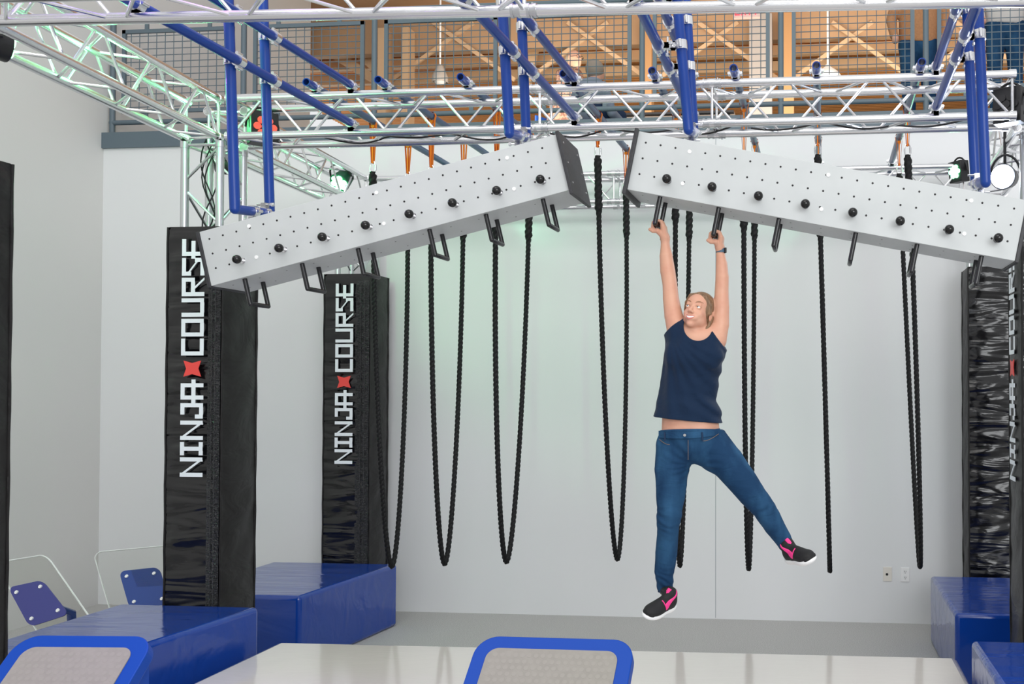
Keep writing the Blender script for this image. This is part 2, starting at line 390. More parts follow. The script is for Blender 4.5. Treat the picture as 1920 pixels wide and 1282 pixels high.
# ------------------------------------------------------------------ trusses
def truss(name, a, b_, label, lat, up, cc=CC, r=.025, rb=.0085, bay=.27, group=None, joints=(), material='alu', ends=True):
    """a,b_: centres of the chord on the -lat,-up corner. lat, up unit vectors"""
    a = Vector(a); b_ = Vector(b_); lat = Vector(lat).normalized(); up = Vector(up).normalized()
    rt_ = empty(name, a, label, 'truss', group); t = (b_-a); L = t.length; t.normalize()
    corners = [(0, 0), (1, 0), (1, 1), (0, 1)]
    def pt_(ci, s): return a+t*s+lat*cc*corners[ci][0]+up*cc*corners[ci][1]
    for ci in range(4):
        m = MB(); m.tube(pt_(ci, 0), pt_(ci, L), r, 16); m.build('chord', M[material], rt_, True)
    nb = max(2, int(round(L/bay))); bl = L/nb
    for fi in range(4):
        c0, c1 = fi, (fi+1) % 4
        for k in range(nb):
            s0, s1 = k*bl+.03, (k+1)*bl-.03
            p, q = (c0, c1) if (k+fi) % 2 == 0 else (c1, c0)
            m = MB(); m.tube(pt_(p, s0), pt_(q, s1), rb, 8); m.build('brace', M[material], rt_, True)
    for s in ([0.02, L-.02] if ends else [])+list(joints):
        m = MB()
        for ci in range(4): m.tube(pt_(ci, s), pt_((ci+1) % 4, s), rb*1.1, 8)
        for ci in range(4): m.tube(pt_(ci, s-.02), pt_(ci, s+.02), r*1.18, 14)
        m.build('end_frame', M[material], rt_, True)
    for s in joints:
        for ci in range(4):
            m = MB(); m.tube(pt_(ci, s-.056), pt_(ci, s+.056), r*1.06, 14)
            for dx in (-.05, -.02, .02, .05): m.tube(pt_(ci, s+dx-.006), pt_(ci, s+dx+.006), r*1.22, 14)
            m.tube(pt_(ci, s+.035)-up*.035, pt_(ci, s+.035)+up*.035, .005, 6)
            m.build('coupler', M['alu_d'], rt_, True)
    return rt_
Zh = Vector((0, 0, 1)); Xh = Vector((1, 0, 0)); Yh = Vector((0, 1, 0))
# near truss (its rear lower chord measured in the photo)
nl = atZ(-300, 42, H1); nr = atZ(2300, -3, H1)
nl = atZ(0, 39, H1); nr = atZ(1920, 2, H1); dn = (nr-nl).normalized(); latn = Vector((dn.y, -dn.x, 0))
nA = nl-dn*.55; nB = nr+dn*.75
truss('box_truss', nA, nB, 'aluminium box truss across the very top of the photo, lit violet', latn, Zh, group=None, joints=(2.88,))
# mid truss, runs from tower to tower
mxl = atY(425, 255, YM).x; mxr = atY(1905, 212, YM).x
truss('box_truss', (mxl, YM, H1), (mxr, YM, H1), 'long aluminium box truss across the middle, in front of the balcony', Yh, Zh, joints=(atY(1012, 238, YM).x-mxl, atY(1335, 228, YM).x-mxl+.9*0))
bxl = atY(700, 375, YB).x; bxr = atY(1812, 372, YB).x
truss('box_truss', (bxl, YB, H1), (bxr, YB, H1), 'aluminium box truss in front of the white back wall, lit green', Yh, Zh, joints=((bxr-bxl)*.42,), r=.022)
# left side trusses
lx = mxl-CC-.05
sA = atZ(0, 50, H1); sB = Vector((mxl-.06, YM+.02, H1)); ds = (sA-sB).normalized()
truss('box_truss', sB, sB+ds*((sB.y-nl.y-.03)/abs(ds.y)), 'aluminium side truss rising toward the upper left corner, lit green', Vector((-abs(ds.y), ds.x, 0)) if ds.y < 0 else Vector((-1, 0, 0)), Zh, bay=.25)
sC = Vector((mxl-.06, YM+CC+.02, H1)); sD = Vector((bxl-.06, YB, H1))
dd = (sD-sC).normalized()
truss('box_truss', sC, sD, 'aluminium side truss running from the front left tower back to the rear left tower', Vector((-dd.y, dd.x, 0)), Zh, bay=.25)
rx = mxr+.06
truss('box_truss', (rx, YM+CC+.02, H1), (bxr+.06, YB, H1), 'aluminium side truss at the right edge running back to the rear right tower', (1, 0, 0), Zh, bay=.25)
truss('box_truss', (rx, YM-.05, H1), (rx+.02, nr.y+.3, H1), 'aluminium side truss at the right edge coming toward the camera', (1, 0, 0), Zh, bay=.25)

# ------------------------------------------------------------------ towers and printed pads
G = {'N': (1.0, [(0, 0, 0, 1), (1, 0, 1, 1), ('d', 0, 1, 1, 0)]),
     'I': (.62, [(.5, 0, .5, 1), (0, 0, 1, 0), (0, 1, 1, 1)]),
     'J': (.75, [(1, 0, 1, 1), (0, 0, 1, 0), (.35, 1, 1, 1), (0, 0, 0, .22)]),
     'A': (1.0, [(0.1, 0, 0.1, 1), (.9, 0, .9, 1), (.1, 1, .9, 1), (-.15, .42, 1.15, .42)]),
     'C': (.85, [(0, 0, 0, 1), (0, 0, 1, 0), (0, 1, 1, 1)]),
     'O': (.9, [(0, 0, 0, 1), (0, 0, 1, 0), (0, 1, 1, 1), (1, 0, 1, 1)]),
     'U': (.95, [(0, 0, 0, 1), (0, 0, 1, 0), (1, 0, 1, 1)]),
     'R': (.95, [(0, 0, 0, 1), (0, 1, 1, 1), (1, .5, 1, 1), (0, .5, 1, .5), ('d', .25, .5, 1, 0)]),
     'S': (.9, [(0, 1, 1, 1), (0, .72, 0, 1), ('d', 0, .72, 1, .3), (1, 0, 1, .3), (0, 0, 1, 0)]),
     'E': (.85, [(0, 0, 0, 1), (0, 0, 1, 0), (-.22, .5, .85, .5), (0, 1, 1, 1)])}
def pad_text(parent, o, along, across, nrm, total, hgt):
    """text starts at o, reads along 'along' (up), glyph tops toward -across"""
    word = 'NINJA*COURSE'; gap = .15
    wd = [(1.35 if c == '*' else G[c][0]+.18) for c in word]; T = sum(wd)+gap*(len(word)-1); sc = total/T
    th = .25*sc; cur = 0; ix = -Vector(across)
    for c, w_ in zip(word, wd):
        m = MB(); oo = Vector(o)+Vector(along)*cur; lay = 0
        if c == '*':
            cx = w_*sc/2; pts = []
            for k in range(8):
                an = PI/4+k*PI/4; rr = (.98 if k % 2 == 0 else .48)*w_*sc*.62
                pts.append((cx+rr*math.cos(an)*.86, hgt/2+rr*math.sin(an)))
            # star is concave: fan of quads from the centre
            for k in range(0, 8, 2):
                m.prism([(cx, hgt/2), pts[k-1], pts[k], pts[(k+1) % 8]], oo, along, ix, nrm, .003+k*.0002)
            m.build('printed_star', M['star'], parent)
        else:
            gw, segs = G[c]; sx_ = gw*sc-th*.2; off = .09*sc+th*.5*.2
            for sg in segs:
                if sg[0] == 'd':
                    _, x0, y0_, x1, y1_ = sg
                    y0_, y1_ = (th/2+y0_*(hgt-th)), (th/2+y1_*(hgt-th))
                    xa, xb_ = x0*sx_, x1*sx_; hw = th*.62
                    if y0_ > y1_: q = [(xa-th/2+off, y0_+th/2), (xb_-th*.1+off, y1_-th/2), (xb_+th/2+off, y1_-th/2), (xa+th*.1+off, y0_+th/2)]
                    lay += .0004; m.prism(q, oo, along, ix, nrm, .003+lay)
                else:
                    x0, y0_, x1, y1_ = sg; lay += .0004
                    xa, xb_ = sorted((x0*sx_+off, x1*sx_+off)); ya, yb_ = sorted((th/2+y0_*(hgt-th), th/2+y1_*(hgt-th)))
                    m.prism([(xa-th/2, ya-th/2), (xb_+th/2, ya-th/2), (xb_+th/2, yb_+th/2), (xa-th/2, yb_+th/2)], oo, along, ix, nrm, .003+lay)
            m.build('printed_letter', M['letter'], parent)
        cur += (w_+gap)*sc
def vnoise(x, y, z=0):
    return (math.sin(x*1.7+1.3*math.sin(y*1.1+z))+math.sin(y*2.3+z*1.7+.8*math.sin(x*2.9))+.6*math.sin(y*5.1+x*3.3+z))/2.6
def puffy(m, o, eu, ev, nrm, lu, lv, nu, nv, puff, wr, seed, fu=3, fv=10, mi=0, edge=True):
    vs = []
    for j in range(nv+1):
        for i in range(nu+1):
            u, v = i/nu, j/nv
            e = (min(1, min(u, 1-u)*lu/.05)*min(1, min(v, 1-v)*lv/.05)) if edge else 1
            h = puff*math.sin(PI*u)*e + wr*e*vnoise(u*fu+seed, v*fv-u*1.5+seed*2, seed)
            vs.append(Vector(o)+Vector(eu)*u*lu+Vector(ev)*v*lv+Vector(nrm)*h)
    fs = [(j*(nu+1)+i, j*(nu+1)+i+1, (j+1)*(nu+1)+i+1, (j+1)*(nu+1)+i) for j in range(nv) for i in range(nu)]
    m.add(vs, fs, mi)
def tower(x0, y0_, W_, D_, ztop, label, plabel, text=None, flap=None, seed=1, cable=False):
    """x0,y0: front-left corner of pad, W x D footprint"""
    cx, cy = x0+W_/2, y0_+D_/2; cc = CC*.98
    truss('truss_tower', (cx-cc/2, cy-cc/2, .02), (cx-cc/2, cy-cc/2, H1-.03), label, (1, 0, 0), (0, 1, 0), cc=cc, r=.025, bay=.28, material='alu_d')
    pd = empty('column_pad', (cx, cy, 0), plabel, 'pad', 'padded tower covers')
    m = MB(); puffy(m, (x0, y0_, .02), Xh, Zh, -Yh, W_, ztop-.02, 14, 120, .012, .010, seed, 2.5, 34)
    m.build('front_face', M['black_vinyl'], pd, True)
    m = MB(); puffy(m, (x0+W_, y0_, .02), Yh, Zh, Xh, D_, ztop-.02, 12, 90, .012, .008, seed+3, 2, 24)
    m.build('side_face', M['black_vinyl_side'], pd, True)
    m = MB(); puffy(m, (x0, y0_+D_, .02), -Yh, Zh, -Xh, D_, ztop-.02, 12, 90, .012, .008, seed+5, 2, 24)
    m.build('side_face', M['black_vinyl_side'], pd, True)
    m = MB(); puffy(m, (x0+W_, y0_+D_, .02), -Xh, Zh, Yh, W_, ztop-.02, 10, 60, .004, .002, seed+7, 2, 24)
    m.build('back_face', M['black_vinyl_side'], pd, True)
    m = MB()                                          # top foam ring and corner piping
    t = .045
    for (a, b2, c, d) in ((x0, x0+W_, y0_, y0_+t), (x0, x0+W_, y0_+D_-t, y0_+D_), (x0, x0+t, y0_, y0_+D_), (x0+W_-t, x0+W_, y0_, y0_+D_)):
        m.bx(a, b2, c, d, ztop-.03, ztop+.004)
    m.build('top_rim', M['black_vinyl_side'], pd, bevel=.008)
    for (xx, yy) in ((x0, y0_), (x0+W_, y0_), (x0, y0_+D_), (x0+W_, y0_+D_)):
        m = MB(); m.path([(xx+.002*math.sin(k*1.7), yy, .02+(ztop-.02)*k/30) for k in range(31)], .007, 8); m.build('piping', M['black_vinyl_side'], pd, True)
    if flap:
        fa, fb = flap; m = MB()
        puffy(m, (x0+fa, y0_-.010, .04), Xh, Zh, -Yh, fb-fa, ztop-.10, 12, 420, .012, .0065, seed+9, 3, 190)
        m.build('gathered_flap', M['black_flap'], pd, True)
        for q in (fa+.45*(fb-fa), fa+.72*(fb-fa)):
            m = MB(); m.path([(x0+q, y0_-.026, .05+(ztop-.14)*k/80+.0) for k in range(81)], [.004+.002*math.sin(k*2.1) for k in range(81)], 6); m.build('seam', M['black_flap'], pd, True)
    if text:
        face, start, total, hgt, off = text
        if face == 'front': pad_text(pd, (x0+off, y0_-.031, start), Zh, Xh, -Yh, total, hgt)
        else: pad_text(pd, (x0-.019, y0_+D_-off, start), Zh, -Yh, -Xh, total, hgt)
    if cable:
        for k in range(4):
            pts = []; ph = random.random()*6
            for i in range(14):
                z = H1+.1-(H1+.1-ztop+.05)*i/13
                pts.append((cx-.03+.025*k-.02+.035*math.sin(i*.6+ph), cy-.02*k+.03*math.cos(i*.5+ph), z))
            m = MB(); m.path(pts, .0045, 6)
            tag(m.build('cable', M['dark'], None, True), 'loose black cable running down inside the front left truss tower', 'cable', 'cables in the front left tower')
    return pd
PT = 3.10
# front-left tower under the mid truss corner
t1a = atY(312, 700, YM-.06); t1b = atY(416, 700, YM-.06)
T1W = t1b.x-t1a.x; ztop1 = atY(330, 426, YM-.06).z
za = atY(360, 893, YM-.08).z; zb_ = atY(360, 449, YM-.08).z
u0 = atY(342, 700, YM-.08).x-t1a.x; u1 = atY(384, 700, YM-.08).x-t1a.x
# text needs tops toward -X : across = -X means glyph 'up' = +X ; we want 'up' = -X
tower(t1a.x, YM-.06, T1W, .36, ztop1, 'aluminium truss tower standing inside the front left black pad', 'tall black vinyl column pad lettered in white, front left behind the blue block',
      ('front', za, zb_-za, u1-u0, u1), (u1+.012, T1W-.005), 1, True)
t2a = atY(607, 700, YB-.05); t2b = atY(694, 700, YB-.05); T2W = t2b.x-t2a.x; ztop2 = atY(630, 514, YB-.05).z
za2 = atY(650, 869, YB-.07).z; zb2 = atY(650, 532, YB-.07).z
v0 = atY(630, 700, YB-.07).x-t2a.x; v1 = atY(663, 700, YB-.07).x-t2a.x
tower(t2a.x, YB-.05, T2W, min(.34, WY-.02-(YB-.05)), ztop2, 'aluminium truss tower standing inside the rear left black pad', 'black vinyl column pad lettered in white against the back wall, rear left',
      ('front', za2, zb2-za2, v1-v0, v1), (v1+.012, T2W-.005), 4)
t3a = atY(1816, 700, YB-.05); t3b = atY(1895, 700, YB-.05)
tower(t3a.x, YB-.05, t3b.x-t3a.x, min(.34, WY-.02-(YB-.05)), atY(1850, 500, YB-.05).z, 'aluminium truss tower standing inside the rear right black pad', 'glossy wrinkled black column pad without lettering, rear right', None, None, 8)
t4 = atY(1893, 700, YM+.36)
tower(t4.x, YM-.02, .40, .38, ztop1+.02, 'aluminium truss tower at the right edge of the photo', 'black column pad at the right edge, its lettering seen edge on',
      ('side', za, zb_-za, .15, .26), None, 12)
t5 = atY(22, 700, 3.95)
tower(t5.x-.42, 3.60, .40, .36, 3.12, 'aluminium truss tower hidden inside the pad at the left edge', 'black column pad cut off by the left edge of the photo', None, None, 15)

# ------------------------------------------------------------------ blue rails, poles and clamps
PR = .0245
def clamp(parent, c, axis, other, r=PR, off=.0):
    """half coupler around a tube with axis, ears along other"""
    c = Vector(c); a = Vector(axis).normalized(); o = Vector(other).normalized(); q = a.cross(o).normalized()
    m = MB(); m.tube(c-a*.022, c+a*.022, r*1.28, 18); 
    for sgn in (1, -1):
        m.box(c+o*(r*1.28+.008)+q*.0, o*.014, a*.018, q*.014)
        m.tube(c+q*sgn*(r*1.5)-a*.02, c+q*sgn*(r*1.5)+a*.02, .009, 10)
    m.tube(c+o*(r+.02)-q*.045, c+o*(r+.02)+q*.05, .0055, 8)
    m.tube(c+o*(r+.02)+q*.036, c+o*(r+.02)+q*.048, .011, 6)
    cl = m.build('clamp', M['chrome'], parent, True)
    return cl
RZL, RZU = H1+.06, H1+CC+.055
YA, YBk = 4.49, 4.80
mids = [(660, 'far left'), (1078, 'centre left'), (1297, 'centre right'), (1755, 'far right')]
TOPZ = H1+.62
frames = []
for (pxm, nm), offs in zip(mids, (-1, -1, 1, 1)):
    X = atY(pxm, 225, YM).x
    yn = nl.y+(nr.y-nl.y)*((X-nl.x)/(nr.x-nl.x))
    for lev, zz in (('lower', RZL), ('upper', RZU)):
        o = empty('blue_rail', (X, YM, zz), 'blue front to back rail, %s pair, %s of the two' % (nm, lev), 'rail', 'blue rails between the front trusses')
        m = MB(); m.pipe((X, yn-.40, zz), (X, YM+.02, zz), PR, PR-.004); m.build('tube', M['blue_pipe'], o, True)
        clamp(o, (X, YM-.01, zz), Yh, -Zh); clamp(o, (X, yn+.0, zz), Yh, -Zh)
    for k, (yy, wh) in enumerate(((YA, 'front'), (YBk, 'rear'))):
        # pole position measured: left of the rail for the left pair
        dx = .075*offs
        frames.append((X, dx, yy, nm, wh))
poleb = {('far left', 'front'): (440.5, 392), ('far left', 'rear'): (506, 400), ('centre left', 'front'): (955, 250), ('centre left', 'rear'): (987, 258),
         ('centre right', 'front'): (1291, 243), ('centre right', 'rear'): (1301, 250), ('far right', 'front'): (1848, 342), ('far right', 'rear'): (1829, 345)}
polet = {('far left', 'front'): (430, 60), ('far left', 'rear'): (496, 80), ('centre left', 'front'): (944, 50), ('centre left', 'rear'): (979, 60),
         ('centre right', 'front'): (1274, 50), ('centre right', 'rear'): (1290, 60), ('far right', 'front'): (1836, 60), ('far right', 'rear'): (1815, 60)}
ends = {}
for X, dx, yy, nm, wh in frames:
    pb_ = atY(*poleb[(nm, wh)], yy); pt_ = atY(*polet[(nm, wh)], yy); dr = (pt_-pb_).normalized()
    top = pb_+dr*((TOPZ-pb_.z)/dr.z)
    o = empty('blue_pole', pb_, 'vertical blue pole at the %s, %s one of its pair' % (nm, wh), 'pole', 'blue poles carrying the grey beams')
    m = MB(); m.tube(pb_, top, PR+.001, 18); m.sphere(pb_, PR+.001, 16, 8); m.build('tube', M['blue_pipe'], o, True)
    for zz in (RZL, RZU):
        c = pb_+dr*((zz-pb_.z)/dr.z); side = (Vector((X, yy, zz))-c); side.z = 0
        clamp(o, c, dr, side)
        m = MB(); m.box((c+Vector((X, yy, zz)))/2, (side.normalized()*max(.012, side.length/2-PR)), Vector((0, .014, 0)), Vector((0, 0, .016))); m.build('swivel_link', M['chrome'], o, bevel=.003)
        clamp(o, (X, yy, zz), Yh, -side)
    ends[(nm, wh)] = pb_
for nm in ('far left', 'centre left', 'centre right', 'far right'):
    a, c = ends[(nm, 'front')], ends[(nm, 'rear')]
    o = empty('blue_crossbar', (a+c)/2, 'short blue crossbar on top of the beam at the %s poles' % nm, 'pole', 'short blue crossbars')
    m = MB(); m.tube(a, c+(c-a).normalized()*.0, PR, 16); m.build('tube', M['blue_pipe'], o, True)
    clamp(o, a+(c-a)*.5, c-a, (0, 0, -1))
    clamp(o, a+(c-a)*.85, c-a, (0, 0, 1))

# rear rails that carry the ropes
RR = [(578, 'leftmost'), (712, 'second'), (866, 'third'), (1058, 'fourth'), (1224, 'fifth'), (1376, 'sixth'), (1531, 'seventh'), (1728, 'rightmost')]
ORD = ['first', 'second', 'third', 'fourth', 'fifth', 'sixth', 'seventh', 'eighth']
rrx = []
for k, (px, nm) in enumerate(RR):
    X = atY(px, 166, YM-.08).x; rrx.append(X)
    o = empty('rope_rail', (X, YM, RZU), 'blue rail in a shaded colour from mid truss to back wall truss, %s from the left' % ORD[k], 'rail', 'blue rope rails coloured for shade')
    m = MB(); m.pipe((X, YM-.10, RZU), (X, YB+CC+.05 if YB+CC+.05 < WY-.01 else WY-.01, RZU), PR, PR-.004); m.build('tube', M['blue_pipe'] if 0 else M['shaded_pipe'], o, True)
    m = MB(); m.pipe((X, YM-.105, RZU), (X, YM-.02, RZU), PR+.001, PR-.005); m.build('blue_end', M['blue_pipe'], o, True, label='bright blue open tube end')
    clamp(o, (X, YM-.0, RZU), Yh, -Zh); clamp(o, (X, YB, RZU), Yh, -Zh)

# ------------------------------------------------------------------ ropes
def rope_mesh(pts, rad):
    """3-strand laid rope along pts"""
    pts = [Vector(p) for p in pts]; m = MB(); N = len(pts); n = 15
    t0 = (pts[1]-pts[0]).normalized(); u = Vector((1, 0, 0)); u = (u-t0*u.dot(t0)).normalized(); tw = 0; vs = []
    for i, p in enumerate(pts):
        t = (pts[min(i+1, N-1)]-pts[max(i-1, 0)]).normalized()
        u = (u-t*u.dot(t)).normalized(); w_ = t.cross(u); R_ = rad[i]
        if i: tw += (pts[i]-pts[i-1]).length*2*PI/(.105*(R_/.0185)**.7)
        for k in range(n):
            a = 2*PI*k/n; lob = abs(math.cos(1.5*(a-0)))
            r = R_*(.70+.38*lob**.7) 
            vs.append(p+(u*math.cos(a+tw)+w_*math.sin(a+tw))*r)
    m.add(vs, [(i*n+k, i*n+(k+1) % n, (i+1)*n+(k+1) % n, (i+1)*n+k) for i in range(N-1) for k in range(n)]+[tuple(range(n-1, -1, -1)), tuple((N-1)*n+k for k in range(n))])
    return m
def resample(pts, step):
    pts = [Vector(p) for p in pts]; out = [pts[0]]; acc = 0
    L = [0]
    for a, c in zip(pts[:-1], pts[1:]): L.append(L[-1]+(c-a).length)
    n = int(L[-1]/step); j = 0
    for i in range(1, n+1):
        s = L[-1]*i/n
        while j < len(L)-2 and L[j+1] < s: j += 1
        f = (s-L[j])/(L[j+1]-L[j]); out.append(pts[j].lerp(pts[j+1], f))
    return out, L[-1]
#      px front strand, px back strand, top y of front rope, y of back top, bottom (x,y), label
RP = [(697, 763, 322, 340, (735, 1062), 'black looped rope at the far left, in front of the rear left pad'),
      (807, 868, 330, 352, (834, 1057), 'black looped rope, second from the left'),
      (930, 992, 330, 352, (950, 1053), 'black looped rope below the raised end of the left grey beam'),
      (1120, 1173, 292, 352, (1158, 1048), 'black looped rope in the gap between the two grey beams'),
      (1267, 1293, 310, 352, (1275, 1060), 'black looped rope directly behind the hanging woman'),
      (1395, 1415, 320, 352, (1404, 1066), 'black looped rope just right of the woman, behind her raised leg'),
      (1537, 1547, 290, 352, (1556, 1070), 'black looped rope seen edge on as one thick line, above the power outlets left'),
      (1722, 1709, 290, 325, (1725, 1062), 'black looped rope at the far right next to the rear right pad')]
for k, (pf, pbk, yt, yb_, (bx_, by_), lab) in enumerate(RP):
    X = rrx[k]
    yf = YM/.868; yr = YM/.782
    # depth along the rail from the photographed strand position
    def depth_for(px):
        r = ray(px, 600); 
        return X*r.y/r.x if abs(X) > .2 else None
    d1, d2 = depth_for(pf), depth_for(pbk)
    if d1 and YM+.3 < d1 < YB-.3: yf = d1
    if d2 and YM+.6 < d2 < YB-.05: yr = d2
    if yr-yf < .35: yf, yr = YM/.868, YM/.782
    ytop = atY(pf, yt, yf).z; ztb = atY(pbk, yb_, yr).z
    Yc = (yf+yr)/2; zbm = atY(bx_, by_, Yc).z; Lh = ytop-zbm; half = (yr-yf)/2
    xb_ = atY(bx_, by_, Yc).x
    pts = []; n = 300
    for i in range(n+1):
        q = -1+2*i/n; fr = q*q; q = math.copysign(fr, q)     # fr = height fraction
        z = zbm+fr*((ytop if q < 0 else ztb)-zbm)
        f = min(1, (z-zbm)/Lh); wd = math.sin(PI/2*f)**.55
        pts.append((X+(xb_-X)*(1-f)**.9, Yc+math.copysign(wd*half, q), z))
    pp, L = resample(pts, .0075)
    rad = []; s = 0
    for i, p in enumerate(pp):
        top = ytop if p.y < Yc else ztb
        dz = top-p.z; th = 1.0
        if dz < .36: th = 1.45+.08*math.sin(dz*30)
        elif dz < .42: th = 1.45-.45*(dz-.36)/.06
        if .33 < dz < .38: th *= 1.12
        rad.append(.0178*th*(.75 if i < 3 or i > len(pp)-4 else 1))
    o = tag(rope_mesh(pp, rad).build('climbing_rope', M['rope'], None, True), lab, 'rope', 'looped ropes behind the beams')
    # slings with carabiners
    for (yy, zt_, wh) in ((yf, ytop, 'front'), (yr, ztb, 'rear')):
        sl = empty('strap_sling', (X, yy, RZU), 'orange webbing sling on the %s rope from the left, %s end' % (ORD[k], wh), 'strap', 'orange slings on the rope rails')
        m = MB(); w2 = .0125
        zc = zt_+.010
        loop = []
        for i in range(13):
            a = PI*i/12; loop.append((X+math.cos(a)*(PR+.004), RZU+math.sin(a)*(PR+.004)))
        loop = [(X+.006, zc+.05), (X+PR*.85, RZU-PR*1.3)]+loop+[(X-PR*.85, RZU-PR*1.3), (X-.006, zc+.05)]
        if zc+.05 > RZU-.06: loop = loop[1:-1]
        vs = [(x, yy-w2, z) for x, z in loop]+[(x, yy+w2, z) for x, z in loop]; nn = len(loop)
        vs2 = [(x+(.0025 if x > X else -.0025), y, z+.002) for x, y, z in vs]
        m.add(vs, [(i, i+1, nn+i+1, nn+i) for i in range(nn-1)]); m.add(vs2, [(i, nn+i, nn+i+1, i+1) for i in range(nn-1)])
        # twisted narrow part hanging down
        m.box((X, yy, (zc+.05+RZU-PR*1.3)/2), (.004, 0, 0), (0, .009, 0), (0, 0, max(.01, (RZU-PR*1.3-zc-.05)/2)))
        m.tube((X-.012, yy, RZU-PR*1.5), (X+.012, yy, RZU-PR*1.5), .012, 8)
        m.build('webbing', M['orange'], sl)
        m = MB(); cp = []
        for i in range(20):
            a = 2*PI*i/20; cp.append((X+.020*math.cos(a), yy, zc+.022+(.045*math.sin(a))))
        m.path(cp, .0052, 8, closed=True); m.build('carabiner', M['chrome'], sl, True)
        m = MB(); m.tube((X+.0195, yy, zc+.0), (X+.0195, yy, zc+.04), .008, 8); m.build('screw_gate', M['chrome'], sl, True)

# ------------------------------------------------------------------ the two beams with handles and knobs
BF, BD = 4.47, .32
def beam(bl, br, h, label, knobs, handles, caps, endl, seedrow, rowpx):
    A = atY(*bl, BF); B = atY(*br, BF); ex_ = (B-A).normalized(); L = (B-A).length; ez_ = Vector((-ex_.z, 0, ex_.x))
    rt_ = empty('peg_beam', (A+B)/2, label, 'beam')
    t = .018
    m = MB()
    def slab(x0, x1, y0_, y1_, z0, z1, mi=0): 
        c = A+ex_*((x0+x1)/2)+Yh*((y0_+y1_)/2)+ez_*((z0+z1)/2)
        m.box(c, ex_*((x1-x0)/2), Yh*((y1_-y0_)/2), ez_*((z1-z0)/2), mi)
    slab(0, L, 0, t, 0, h); fr = m.build('front_panel', M['box'], rt_, bevel=.002)
    m = MB(); slab(0, L, BD-t, BD, 0, h); m.build('back_panel', M['box'], rt_, bevel=.002)
    m = MB(); slab(0, L, t+.0015, BD-t-.0015, .012, .012+t); slab(0, L, t, BD-t, 0.0, .012); m.build('bottom_panel', M['box'], rt_)
    m = MB(); slab(0, L, t+.0015, BD-t-.0015, h-t-.002, h-.002); m.build('top_panel', M['box'], rt_)
    # bores: two rows of offset holes + a third low row between knobs
    m = MB()
    npx = int(L/.075)
    for i in range(npx):
        x = .045+i*.0745
        for z in (h*.83, h*.56, h*.29):
            xx = x+{h*.83: 0, h*.56: -.0, h*.29: 0}[z]
            m.disc(A+ex_*xx+ez_*z-Yh*.0006, Yh, .0052, .002, 10)
    m.build('bore_holes', M['hole'], fr)
    m = MB()
    for i in range(int(L/.15)):
        for y in (.09, .23):
            m.disc(A+ex_*(.06+i*.15)+Yh*y-ez_*.0006, ez_, .004, .002, 8)
    m.build('bore_holes', M['box_end'], rt_)
    for s, xx in ((-1, -.006), (1, L+.006)):
        m = MB(); ov = .022 if s == endl else .006
        slab(xx-.006 if s > 0 else xx-.012, xx+.012 if s > 0 else xx+.006, -ov, BD+ov, -ov*1.2, h+ov*.4); ep_ = m.build('end_plate', M['box_end'], rt_, bevel=.003, label='charcoal end plate with screws')
        m = MB()
        for zz in (.04, h/2, h-.04):
            for yy in (.03, BD-.03): m.disc(A+ex_*(xx+s*.012)+Yh*yy+ez_*zz, ex_*s, .005, .002, 8)
        m.build('screw', M['chrome'], ep_)
    for (px, py) in caps:
        m = MB(); c = atY(px, py, BF); m.disc(c, -Yh, .0095, .003, 16); m.build('cap', M['cap'], rt_)
        m = MB(); 
    for (px, py) in knobs:
        c = atY(px, py, BF-.05)
        m = MB(); m.sphere(c, .0225, 24, 16); kb = m.build('knob', M['knob'], rt_, True)
        m = MB(); m.tube(c, (c.x, BF+.005, c.z), .0085, 12); m.tube((c.x, BF-.005, c.z), (c.x, BF, c.z), .016, 14); m.build('knob_stem', M['chrome'], kb, True)
    hs = []
    for (px, py) in handles:
        c = atY(px, py, BF+.035); s = (c-A).dot(ex_); y0_, y1_ = BF+.035, BF+.19
        top = A+ex_*s; hl = .132
        f0 = Vector((top.x, y0_, top.z)); b0 = Vector((top.x, y1_, top.z)); dn_ = -ez_*hl
        m = MB(); m.tube(f0, f0+dn_+Yh*0, .0115, 14); m.tube(b0, b0+dn_, .0115, 14)
        m.path([f0+dn_-ez_*-.002, f0+dn_+Yh*.001, b0+dn_-Yh*.001, b0+dn_], .0115, 14)
        m.sphere(f0+dn_, .0117, 12, 8); m.sphere(b0+dn_, .0117, 12, 8)
        m.build('handle', M['handle'], rt_, True); hs.append((f0+dn_, b0+dn_, -ez_))
    return hs
kL = [(444, 486), (523, 465), (604, 444), (685, 422), (767, 401), (848, 380), (931, 357), (1013, 336)]
hL = [(459, 523), (567, 497), (672, 469), (806, 434), (912, 406), (1019, 378)]
cL = [(481, 482), (720, 419), (964, 354), (467, 424), (706, 361), (951, 296)]
kR = [(1250, 335), (1335, 350), (1422, 367), (1510, 382), (1599, 398), (1688, 414), (1780, 430), (1872, 446)]
hR = [(1237, 373), (1347, 393), (1460, 413), (1604, 440), (1719, 461), (1840, 482)]
cR = [(1280, 344), (1540, 392), (1808, 438), (1293, 284), (1553, 328), (1821, 376)]
beam((396, 536), (1068, 356), .285, 'left light grey beam with black knobs, rising to the right', kL, hL, cL, 1, 0, 0)
HR = beam((1176, 355), (1903, 489), .290, 'right light grey beam with black knobs, descending to the right', kR, hR, cR, -1, 0, 0)

